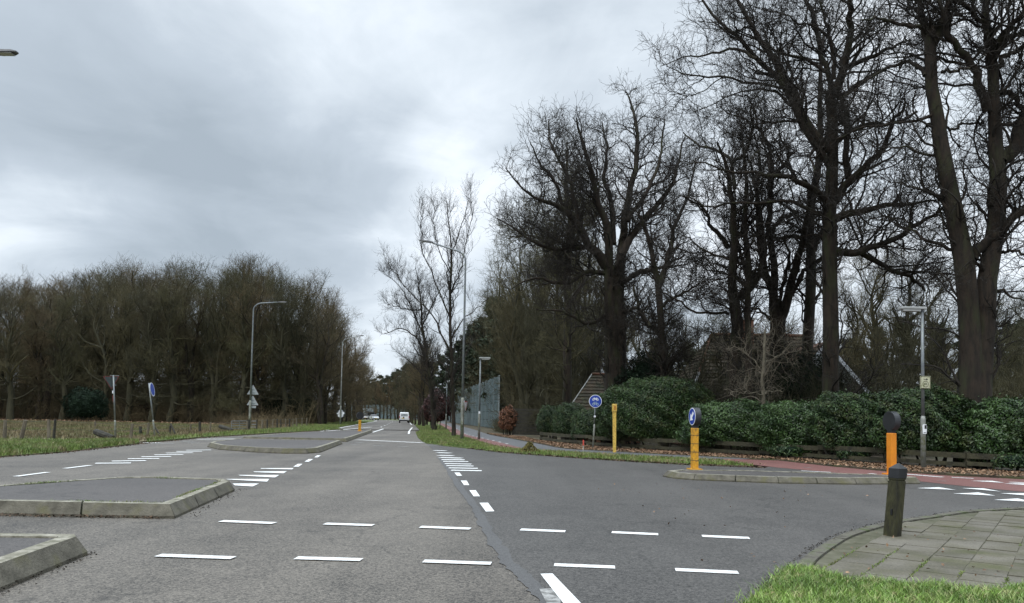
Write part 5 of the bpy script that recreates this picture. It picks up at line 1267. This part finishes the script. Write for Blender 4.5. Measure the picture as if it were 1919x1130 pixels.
traced_tree('oak_tree', 107, 36,
  [[(1148, 745, 32), (1148, 640, 28), (1144, 560, 24), (1143, 500, 24)], [(1162, 745, 26), (1163, 640, 22), (1160, 560, 22), (1160, 500, 20)]],
  [z3([(445, 640, 34), (420, 600, 30), (380, 555, 26), (350, 500, 24), (300, 440, 18), (260, 420, 14), (200, 400, 10), (140, 350, 6), (90, 290, 3)]), z3([(455, 640, 30), (450, 560, 26), (445, 480, 24), (410, 400, 20), (395, 300, 16), (360, 200, 10), (340, 120, 5)]),
   z3([(495, 640, 30), (500, 560, 26), (510, 450, 24), (540, 330, 18), (555, 200, 13), (540, 90, 8), (520, 20, 4)]), z3([(500, 600, 26), (545, 520, 22), (600, 450, 18), (660, 380, 13), (700, 280, 8), (720, 180, 4)]), z3([(470, 560, 20), (470, 440, 16), (440, 330, 12), (450, 220, 8), (430, 130, 4)]),
   z3([(440, 610, 20), (390, 570, 16), (300, 580, 13), (220, 570, 10), (140, 520, 6), (60, 470, 3)]), z3([(350, 500, 16), (330, 400, 13), (300, 300, 10), (250, 200, 7), (240, 120, 3)]), z3([(450, 660, 18), (380, 660, 14), (300, 700, 12), (200, 680, 8), (110, 720, 4)]),
   z3([(500, 700, 18), (560, 660, 16), (640, 640, 10), (720, 600, 6)]), z3([(300, 440, 12), (260, 340, 10), (200, 260, 6), (180, 200, 3)]), z3([(520, 480, 14), (600, 350, 12), (640, 240, 8), (650, 120, 4)]), z3([(460, 800, 14), (380, 840, 12), (300, 800, 8), (200, 790, 4)]), z3([(500, 800, 12), (560, 790, 10), (600, 850, 7)])],
  640, 6400, 18500, 'broad spreading oak with twin trunks, left of the dark holly', autolimb=34, depth=1.6, l1=(1.3, 3.3))
traced_tree('oak_tree', 108, 44,
  [[(1062, 760, 17), (1064, 640, 15), (1065, 478, 14), (1070, 420, 11), (1060, 350, 7), (1065, 280, 4)]], [z3([(310, 600, 16), (350, 520, 12), (320, 440, 8), (330, 350, 4)]), z3([(320, 760, 16), (370, 690, 12), (390, 610, 8), (400, 520, 4)]), z3([(300, 640, 12), (240, 560, 10), (170, 530, 6), (100, 540, 3)])],
  300, 3400, 10000, 'straight oak trunk left of the twin-trunked spreading oak, above the barn', autolimb=36, depth=1.6, l1=(1.5, 4), mt=M_TWIGG)
traced_tree('oak_tree', 109, 34,
  [[(1246, 745, 15), (1244, 690, 14), (1240, 620, 13), (1235, 532, 13)]],
  [z3([(632, 700, 22), (615, 640, 18), (600, 560, 14), (580, 500, 10), (560, 440, 6)]), z3([(634, 700, 22), (655, 640, 18), (675, 560, 14), (690, 490, 12), (740, 380, 8), (760, 260, 4)]), z3([(650, 900, 16), (600, 850, 14), (560, 790, 10), (540, 700, 6)]), z3([(640, 780, 12), (700, 740, 9), (780, 700, 5)])],
  190, 2000, 6000, 'slender forked tree rising out of the dark holly', autolimb=18, l1=(1, 2.8))
traced_tree('young_tree', 110, 26.6,
  [[(1430, 822, 8), (1431, 760, 7), (1431, 700, 6.5), (1432, 660, 5), (1433, 620, 3)]],
  [z5([(650, 1015, 7), (590, 1010, 6), (520, 1000, 4), (450, 990, 2)]), z5([(655, 1010, 7), (700, 1000, 5), (760, 995, 3)]), z5([(650, 900, 6), (600, 830, 4), (520, 760, 2)]), z5([(655, 850, 5), (760, 800, 3), (860, 780, 2)])],
  50, 260, 800, 'thin pale young tree growing out of the light laurel', mb=mat('pale_bark', (.085, .075, .05), (.14, .125, .09), 8, .9), mt=M_TWIGL, twigr=.006, l1=(.7, 1.9))
# roadside trees on the verge
traced_tree('young_tree', 111, 43.5,
  [z2([(372, 1042, 20), (368, 900, 18), (364, 760, 16), (360, 640, 14), (357, 500, 12), (358, 400, 11), (362, 300, 8), (352, 180, 5), (345, 90, 2.5)])],
  [z2([(362, 700, 10), (320, 620, 8), (280, 540, 6), (210, 470, 5), (150, 400, 3.5), (105, 330, 2)]), z2([(358, 560, 9), (330, 500, 7), (290, 400, 5), (250, 300, 4), (235, 200, 3), (245, 130, 2)]), z2([(360, 450, 7), (400, 360, 5), (420, 250, 4), (450, 130, 2)]), z2([(360, 380, 6), (310, 280, 4), (290, 170, 3), (300, 100, 2)]),
   z2([(362, 640, 7), (410, 560, 5), (460, 520, 3), (520, 470, 2)]), z2([(360, 300, 5), (395, 200, 4), (440, 60, 2)]), z2([(366, 800, 6), (320, 740, 5), (260, 720, 3), (180, 690, 2)]), z2([(364, 780, 5), (420, 700, 4), (450, 640, 2)])],
  190, 1400, 3800, 'slim upright bare tree on the right grass verge, beside the tall street lamp', mt=M_TWIG, twigr=.006, l1=(1.0, 2.8), depth=.7, up=.45)
traced_tree('young_tree', 112, 62,
  [z2([(292, 1000, 22), (288, 960, 20), (280, 850, 18), (268, 760, 16), (255, 680, 14), (245, 600, 11), (238, 500, 7), (225, 400, 4), (215, 350, 2)])],
  [z2([(262, 720, 8), (220, 640, 7), (160, 600, 5), (90, 620, 3)]), z2([(250, 640, 8), (210, 540, 6), (160, 440, 4), (95, 380, 2)]), z2([(248, 580, 7), (290, 490, 5), (330, 420, 3)]), z2([(242, 520, 6), (180, 520, 4), (100, 500, 2)]), z2([(275, 820, 6), (220, 760, 5), (150, 700, 2)])],
  190, 1900, 5200, 'leaning fine-twigged tree on the verge behind the copper beech', mt=M_TWIG, twigr=.008, l1=(1.2, 3.4), depth=1.2, up=.3)

# ------------------------------------------------------------------ prototypes for the woods (copied, sharing meshes)
LW = 'bare trees of the wood beyond the left field'
def protoset(mt, mb, seed, n1=150, n2=1050, n3=3000, tr=.0135, H=(15, 16.5, 14, 16), cr=(4.4, 5.0, 4.0, 4.6)):
    return [bare_tree('broadleaf_tree', seed + i, H[i], .34, 1 if i != 1 else 2, cr[i], .32, n1, n2, n3, 'x', loc=(0, -500, 0), mb=mb, mt=mt, twigr=tr, limbs=13, up=.22, low=7, tw=(.5, 1.1), l2=(1.5, 3.4)) for i in range(4)]
PB = protoset(M_TWIGB, M_BARK, 300)
PG = protoset(M_TWIGG, M_BARKG, 340)
rt = random.Random(11)
def plant(ps, px, Y, sH, label, group, wide=1.0):
    p = AT(px, 780, Y)
    s_ = sH * rt.uniform(.94, 1.06); return dup(rt.choice(ps), (p[0], Y, -.05), rt.uniform(0, 6.28), (s_ * wide, s_ * wide, s_), label, group)
# front rank, its height following the outline of the wood in the photograph
outline = [(-260, 520), (0, 512), (60, 520), (120, 520), (190, 500), (250, 492), (310, 492), (360, 500), (440, 484), (500, 492), (560, 512), (600, 545), (640, 590), (672, 640), (690, 690)]
def top_at(px): return float(np.interp(px, [a for a, b in outline], [b for a, b in outline]))
def hz_at(px): return HZ + (px - 960) * math.tan(R(ROLL))
HP = [15, 16.5, 14, 16]
def plant_to(ps, px, Y, ytop, label, group, wide=1.0):
    H = CAMH + (hz_at(px) - ytop) * Y / FPX; i = rt.randrange(4); s_ = H / PTOP[ps[i].name]
    p = AT(px, 780, Y); return dup(ps[i], (p[0], Y, -.05), rt.uniform(0, 6.28), (s_ * wide, s_ * wide, s_), label, group)
k = 0
for row, (Y0, step, lab, tp) in enumerate([(83, 42, 'bare oak of the front rank of the wood, trunk standing at the field edge', 26), (90, 44, 'bare tree of the second rank of the wood, filling between the front trunks', 10),
                                       (99, 44, 'bare tree deeper in the left wood, crown showing above the front ranks', 2), (112, 34, 'bare tree deeper still in the left wood, its crown alone against the sky', 0), (130, 60, 'bare tree deep inside the left wood, seen only as a crown against the sky', 4)]):
    px = -240 + row * 9
    while px < 640 - row * 2:
        Y = Y0 + rt.uniform(-3, 4); ps = PB if rt.random() < .55 else PG
        if not (-20 < px < 45 and row > 1 and rt.random() < .75):
            plant_to(ps, px + rt.uniform(-8, 8), Y, top_at(px) + tp + rt.uniform(-8, 16), lab, LW, 1.05)
        px += step + rt.uniform(-6, 8)
# trees following the left side of the road to the bend
for px, Y, yt in ((600, 92, 570), (625, 104, 585), (640, 118, 612), (610, 86, 640), (655, 128, 640), (664, 142, 660), (668, 155, 668), (640, 100, 690), (672, 170, 690), (650, 112, 700), (676, 186, 700), (680, 205, 700), (684, 225, 705), (690, 250, 708)):
    plant_to(PB, px, Y, yt - 22, 'bare brown tree at the right end of the left wood, near the bend', 'trees where the left wood meets the road', .95)
# understorey twigs on the floor of the left wood
def brushwood(name, poly, n, hmax, m, seed, label, rad=.02):
    r = np.random.default_rng(seed); p = scatter(poly, n, seed); K = 5
    C = np.zeros((n, K, 3)); C[:, 0, :2] = p; d = _nz(r.normal(0, .45, (n, 3)) + [0, 0, 1.0]); st = (r.uniform(.3, 1, n) * hmax / (K - 1))[:, None]
    for k_ in range(1, K): C[:, k_] = C[:, k_ - 1] + d * st; d = _nz(d + r.normal(0, .3, (n, 3)))
    RR = np.full((n, 1), rad) * np.linspace(1, .4, K)[None] * r.uniform(.6, 1.3, (n, 1))
    n2 = n * 4; P2, R2 = children(C, RR, n2, 4, r, .25, 1, (30, 80), (hmax * .2, hmax * .45), .3, .1, .6, .4, rad * .5, .2)
    V, F = tubes([(C, RR), (P2, R2)], [3, 3]); return tag(npmesh(name, V, F, m), label, 'undergrowth', kind='stuff')
brushwood('undergrowth', [(-95, 84), (-60, 82), (-21, 79), (-21, 76), (-23, 90), (-27, 130), (-60, 130), (-110, 120)], 7000, 3.4, M_TWIGB, 5, 'brown tangle of undergrowth filling the floor of the left wood', .022)
brushwood('undergrowth', [(-32, 78), (-19.6, 60), (-22.8, 84), (-28, 120), (-33, 140), (-38, 120)], 2200, 1.5, M_TWIGB, 6, 'low brown scrub between the left wood and the road verge', .018)
brushwood('undergrowth', [(-120, 100), (-28, 100), (-34, 128), (-120, 128)], 5200, 8.5, M_TWIGB, 15, 'tall dim thicket closing the view deep inside the left wood', .03)
litter('fallen_leaves', [(-100, 79), (-55, 78.5), (-21, 74), (-19, 80), (-22, 100), (-100, 110)], 16000, .35, 9, 'rust brown carpet of fallen leaves under the left wood', z=.0)

# ------------------------------------------------------------------ the right side: woods behind barrier, hedge and house
# row of roadside trunks by the far bend, in front of the barrier
for i, (px, Y) in enumerate(((773, 118), (779, 104), (786, 98), (770, 132), (794, 84), (765, 150), (762, 172), (756, 188), (748, 204), (741, 214), (733, 222), (726, 228), (719, 232), (712, 236), (704, 240), (767, 160), (788, 112), (800, 104))):
    yt = 640 if px > 780 else (668 if px > 760 else 690)
    plant_to(PB if i % 3 else PG, px, Y, yt + rt.uniform(-10, 20), 'bare roadside tree lining the right side of the far bend', 'roadside trees at the far bend', .8)
# oliv brown wood left of the spreading oak, behind the barrier end
WR = 'twiggy olive-brown trees between barrier and spreading oak'
for px, Y, yt in ((912, 112, 600), (890, 128, 620), (930, 104, 560), (965, 78, 500), (990, 66, 470), (1018, 72, 480), (1045, 60, 470), (1080, 70, 480), (1120, 62, 500), (975, 90, 540), (1060, 84, 540), (1150, 70, 540), (1105, 50, 600), (1065, 48, 610), (1022, 50, 600), (985, 56, 610), (962, 66, 600), (1000, 84, 590), (1185, 60, 600), (975, 62, 530), (1008, 58, 520), (1040, 66, 520), (1075, 56, 520), (950, 84, 560), (1015, 90, 540), (1130, 80, 540), (1095, 90, 560)):
    plant_to(PG, px, Y, yt - (yt < 560) * 20 - 35, 'mossy olive-brown bare tree between sound barrier end and spreading oak', WR)
# behind the house and to the right edge
WH = 'bare trees of the garden wood behind the house'
for px, Y, yt in ((1210, 54, 600), (1260, 60, 600), (1300, 52, 620), (1350, 62, 620), (1400, 56, 630), (1450, 66, 620), (1500, 60, 620), (1595, 50, 540), (1650, 48, 470), (1715, 46, 455), (1770, 48, 520), (1890, 46, 570), (1950, 42, 560), (1680, 60, 580), (1740, 62, 580), (1620, 64, 600), (1860, 60, 600), (1930, 60, 600), (1330, 44, 680), (1250, 46, 660), (1690, 40, 650), (1640, 42, 650), (1760, 42, 640), (1900, 40, 640), (1960, 38, 650), (1345, 33.5, 600), (1420, 34, 610), (1478, 33.5, 640), (1300, 36.5, 640)):
    plant_to(PG, px, Y, yt - (40 if Y > 36 else 0), 'mossy bare tree of the garden wood behind the house and the big oaks', WH)
# evergreen pines
pines = [pine('pine_tree', 401, 14, 2.6, .35, 9000, 'x', (0, -520, 0)), pine('pine_tree', 402, 12, 2.9, .2, 9000, 'x', (0, -520, 0))]
def plant_pine(px, Y, ytop, label, group, wide=1.0):
    H = CAMH + (hz_at(px) - ytop) * Y / FPX; i = rt.randrange(2); s_ = H / (14, 12)[i]; p = AT(px, 780, Y)
    dup(pines[i], (p[0], Y, -.05), rt.uniform(0, 6.28), (s_ * wide, s_ * wide, s_), label, group)
for px, Y, yt in ((893, 125, 605), (916, 112, 590), (878, 140, 630), (862, 140, 640), (930, 95, 560), (845, 160, 655), (955, 92, 585), (980, 90, 600), (905, 130, 600), (940, 120, 580), (828, 190, 668), (812, 215, 680), (870, 150, 640), (1010, 95, 600), (1045, 90, 610)):
    plant_pine(px, Y, yt, 'dark pine behind the near stretch of the sound barrier', 'pines behind the near sound barrier', 1.1)
for px, Y, yt in ((797, 260, 680), (780, 290, 684), (765, 310, 684), (752, 325, 690), (740, 335, 700), (727, 345, 706), (715, 350, 706), (700, 352, 712), (690, 350, 715), (788, 275, 690), (758, 300, 700), (732, 310, 716), (708, 322, 722), (684, 335, 725), (672, 335, 725), (664, 330, 720), (772, 262, 705), (745, 292, 712)):
    plant_pine(px, Y, yt, 'distant dark pine closing the view above the far bend and its barrier', 'distant pines above the far bend', 1.35)
for px, Y, yt in ((1230, 70, 640), (1290, 75, 650), (1350, 80, 660), (1640, 70, 620), (1700, 72, 600), (1760, 70, 610), (1890, 64, 610), (1930, 60, 600), (1590, 74, 640), (1830, 70, 600), (1420, 78, 650), (1500, 80, 640)):
    plant_pine(px, Y, yt, 'dark evergreen pine in the background behind the house and the big oaks', 'background pines on the right', 1.2)
brushwood('undergrowth', [(.6, 56), (.8, 78), (6, 84), (16, 80), (26, 62), (24, 46), (10, 50), (3, 53)], 4200, 4.2, M_TWIGG, 7, 'mossy tangle of thin stems behind the board fence and the barn', .016)
brushwood('undergrowth', [(7.5, 34), (16, 34), (17, 29), (9, 29)], 1500, 4.6, M_TWIGG, 12, 'thin mossy stems screening the roof of the house', .011)
brushwood('undergrowth', [(17, 38), (24, 40), (40, 40), (36, 30), (26, 27), (19, 30)], 3000, 4.6, M_TWIGG, 8, 'mossy tangle of shrubs behind the right part of the hedge', .013)
brushwood('undergrowth', [(-1.6, 66), (-.9, 58), (.2, 57), (.5, 60), (-.8, 76)], 450, 1.5, M_TWIGG, 10, 'low scrub at the foot of the near sound barrier end', .012)
for ps in (PB, PG, pines):
    for p_ in ps:
        for c in list(p_.children): bpy.data.objects.remove(c)
        bpy.data.objects.remove(p_)

# ------------------------------------------------------------------ grass, leaves
gp = poly_px([(1395, 1150), (1418, 1130), (1452, 1100), (1474, 1078), (1515, 1078), (1560, 1092), (1610, 1104), (1643, 1101), (1700, 1112), (1751, 1108), (1800, 1118), (1860, 1121), (1915, 1113), (1960, 1119), (2100, 1117), (2150, 1300), (1300, 1300)])
struct('corner_turf', MB().prism(gp, -.05, .045, bottom=False).build('corner_turf', M_TURF))
tag(blades('corner_grass', gp, 40000, .055, .0028, M_BLADE, .04, 31, lean=1.2), 'bright green grass corner at the bottom right of the picture', 'grass', kind='stuff')
tag(blades('left_verge_grass', [(-22, 19), (-13.1, 16.5), G(0, 857), G(120, 848), G(255, 832), G(262, 829.5), (-15.1, 29), (-16.6, 27), (-24, 24.5)], 60000, .13, .010, M_BLADE2, .02, 32, lean=.8), 'green verge grass along the left edge of the road, near the give-way sign', 'grass', kind='stuff')
tag(blades('far_left_verge_grass', [p for p in lv2 if p[1] < 130], 50000, .13, .014, M_BLADE2, .02, 33, lean=.8), 'strip of verge grass from the leaning blue sign to the bend', 'grass', kind='stuff')
tag(blades('right_verge_grass', [p for p in rv if p[1] < 92], 90000, .085, .009, M_BLADE2, .02, 34, lean=.9), 'grass verge between the main road and the cycle path on the right', 'grass', kind='stuff')
tag(blades('field_grass', [(-48, 25), (-30, 24.8), (-15.3, 30.5), (-16.4, 45), (-17.8, 62), (-20.5, 74), (-50, 78), (-75, 60)], 110000, .15, .016, M_DRY, -.03, 35, lean=.8), 'dry tawny grass of the field behind the post and wire fence', 'grass', kind='stuff')
inn = [p for p in inner if p[1] < 60]
strip = [(a, b) for a, b in offset(PS, -1.4) if b < 58]; RFs = smooth_line(RF, 2)
lit = strip + [G(1460, 862), G(1560, 872), G(1667, 881.5), G(1780, 888), G(1919, 895), G(2080, 902), (20, 16.5)] + RFs[::-1] + [(.8, 47)]
struct('leaf_litter_bed', MB().prism(lit, -.05, .012, bottom=False).build('leaf_litter_bed', M_DIRT))
litter('fallen_leaves', lit, 15000, .085, 41, 'thick brown drift of fallen oak leaves between cycle path and hedge fence', z=.012)
edge = np.concatenate([np.array(poly_px([(a, b)])) + np.random.default_rng(int(a)).normal(0, .09, (60, 2)) + [0, .15] for a, b in [(886 + 18 * i, np.interp(886 + 18 * i, [886, 940, 1080, 1180, 1293, 1420, 1560], [842, 848.5, 859, 865.5, 872, 877, 886])) for i in range(31)]])
litter('fallen_leaves', None, 0, .07, 42, 'thin dark line of leaves and soil in the gutter along the right verge', z=.005, pts=edge, m=mat('dark_leaf', (.035, .022, .014), (.11, .07, .04), 6, .9, island=.5))
litter('fallen_leaves', [(x + .4, y + .2) for x, y in rv if y < 70], 2600, .07, 43, 'single brown leaves scattered over the right grass verge', z=.05)
gut = np.column_stack([np.random.default_rng(1).uniform(-7.5, -3.9, 420), 8.37 - np.abs(np.random.default_rng(2).normal(0, .025, 420))])
litter('fallen_leaves', None, 0, .035, 44, 'dark reddish leaf crumbs along the kerb foot of the large pointed island', z=.002, pts=gut, m=MATS['fallen_leaf'] if False else MATS['dark_leaf'])
r_ = np.random.default_rng(77); sp_ = np.column_stack([r_.uniform(1.5, 6, 60), r_.uniform(6, 14, 60)])
litter('fallen_leaves', None, 0, .04, 45, 'few stray leaves lying on the side road asphalt', z=.006, pts=sp_)
litter('fallen_leaves', [(2.4, 5.6), (4.2, 5.4), (5.4, 8.4), (4.6, 8.6), (3.2, 7.4)], 46, .035, 46, 'few leaf scraps on the slab pavement by the timber bollard', z=.032)

r_ = np.random.default_rng(90)
rag = np.array(gp[:15]); T_ = r_.uniform(0, 13.99, 900); i_ = T_.astype(int); f_ = (T_ - i_)[:, None]
rag = rag[i_] * (1 - f_) + rag[i_ + 1] * f_ + r_.normal(0, .05, (900, 2))
tag(blades('edge_tufts', gp, 0, .06, .003, M_BLADE, .02, 91, lean=1.6, pts=rag), 'ragged grass tufts creeping over the slab edge at the bottom right', 'grass', kind='stuff')
litter('dead_grass', gp, 1300, .032, 92, 'straw and dead leaf scraps lying in the bright corner grass', z=.045, m=mat('straw', (.16, .12, .06), (.36, .30, .18), 9, .9, island=.5))
def rim(poly, n, seed, a0=0, a1=None):
    P = np.array(poly[a0:a1]); d = np.concatenate([[0], np.cumsum(np.linalg.norm(np.diff(P, axis=0), axis=1))]); rg = np.random.default_rng(seed)
    c = rg.uniform(0, d[-1], 14); q = (c[rg.integers(0, 14, n)] + rg.normal(0, .18, n)) % d[-1]
    return np.column_stack([np.interp(q, d, P[:, 0]), np.interp(q, d, P[:, 1])]) + rg.normal(0, .012, (n, 2))
ia = inset(IA[::-1] if area(IA) < 0 else IA, .205); ib = inset(IB[::-1] if area(IB) < 0 else IB, .205)
tag(blades('kerb_moss_tufts', None, 0, .03, .004, M_BLADE2, .14, 93, lean=1.2, pts=np.concatenate([rim(ia + ia[:1], 1500, 5), rim(ib + ib[:1], 700, 6)])), 'tiny grass tufts in the joint behind the kerbs of the two nearest islands', 'grass', kind='stuff')
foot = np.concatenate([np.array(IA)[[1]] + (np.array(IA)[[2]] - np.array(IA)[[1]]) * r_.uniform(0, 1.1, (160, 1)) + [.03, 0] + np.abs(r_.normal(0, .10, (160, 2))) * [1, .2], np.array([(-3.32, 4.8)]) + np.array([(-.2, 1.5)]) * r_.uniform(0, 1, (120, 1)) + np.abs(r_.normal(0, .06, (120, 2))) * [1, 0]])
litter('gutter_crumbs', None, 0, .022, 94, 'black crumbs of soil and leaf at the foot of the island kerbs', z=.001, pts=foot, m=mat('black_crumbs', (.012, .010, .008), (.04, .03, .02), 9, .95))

KO = np.array(offset(KL, -.03)); dk = np.concatenate([[0], np.cumsum(np.linalg.norm(np.diff(KO, axis=0), axis=1))]); q_ = r_.uniform(0, dk[-1], 900)
kp = np.column_stack([np.interp(q_, dk, KO[:, 0]), np.interp(q_, dk, KO[:, 1])]) - np.abs(r_.normal(0, .035, (900, 2))) * [.6, -.6]
litter('gutter_crumbs', None, 0, .02, 95, 'dark grit gathered along the kerb of the slab pavement', z=.004, pts=kp, m=MATS['black_crumbs'])
LE = np.array(leftedge[1:]); dk = np.concatenate([[0], np.cumsum(np.linalg.norm(np.diff(LE, axis=0), axis=1))]); q_ = r_.uniform(0, dk[-1], 3000)
kp = np.column_stack([np.interp(q_, dk, LE[:, 0]), np.interp(q_, dk, LE[:, 1])]) + np.abs(r_.normal(0, .12, (3000, 2))) * [1, 0]
litter('gutter_crumbs', None, 0, .06, 96, 'dark soil and leaf crumbs along the foot of the left verge', z=.004, pts=kp, m=MATS['dark_leaf'])
moss = scatter(pav_in[2:20] + [(8, 8), (6, 5.4), (2.8, 5.6)], 30000, 47)
a_ = -R(37); U_ = moss[:, 0] * math.cos(a_) + moss[:, 1] * math.sin(a_); U_ = (U_ + 10.0) % .30
keep = ((U_ < .014) | (U_ > .288)) & (np.sin(moss[:, 0] * 2.3 + 1) * np.cos(moss[:, 1] * 1.9) > .0)
tag(blades('joint_moss', None, 0, .016, .005, M_BLADE2, .024, 48, lean=1.3, pts=moss[keep]), 'moss and tiny weeds in the long joints of the slab pavement', 'moss', kind='stuff')
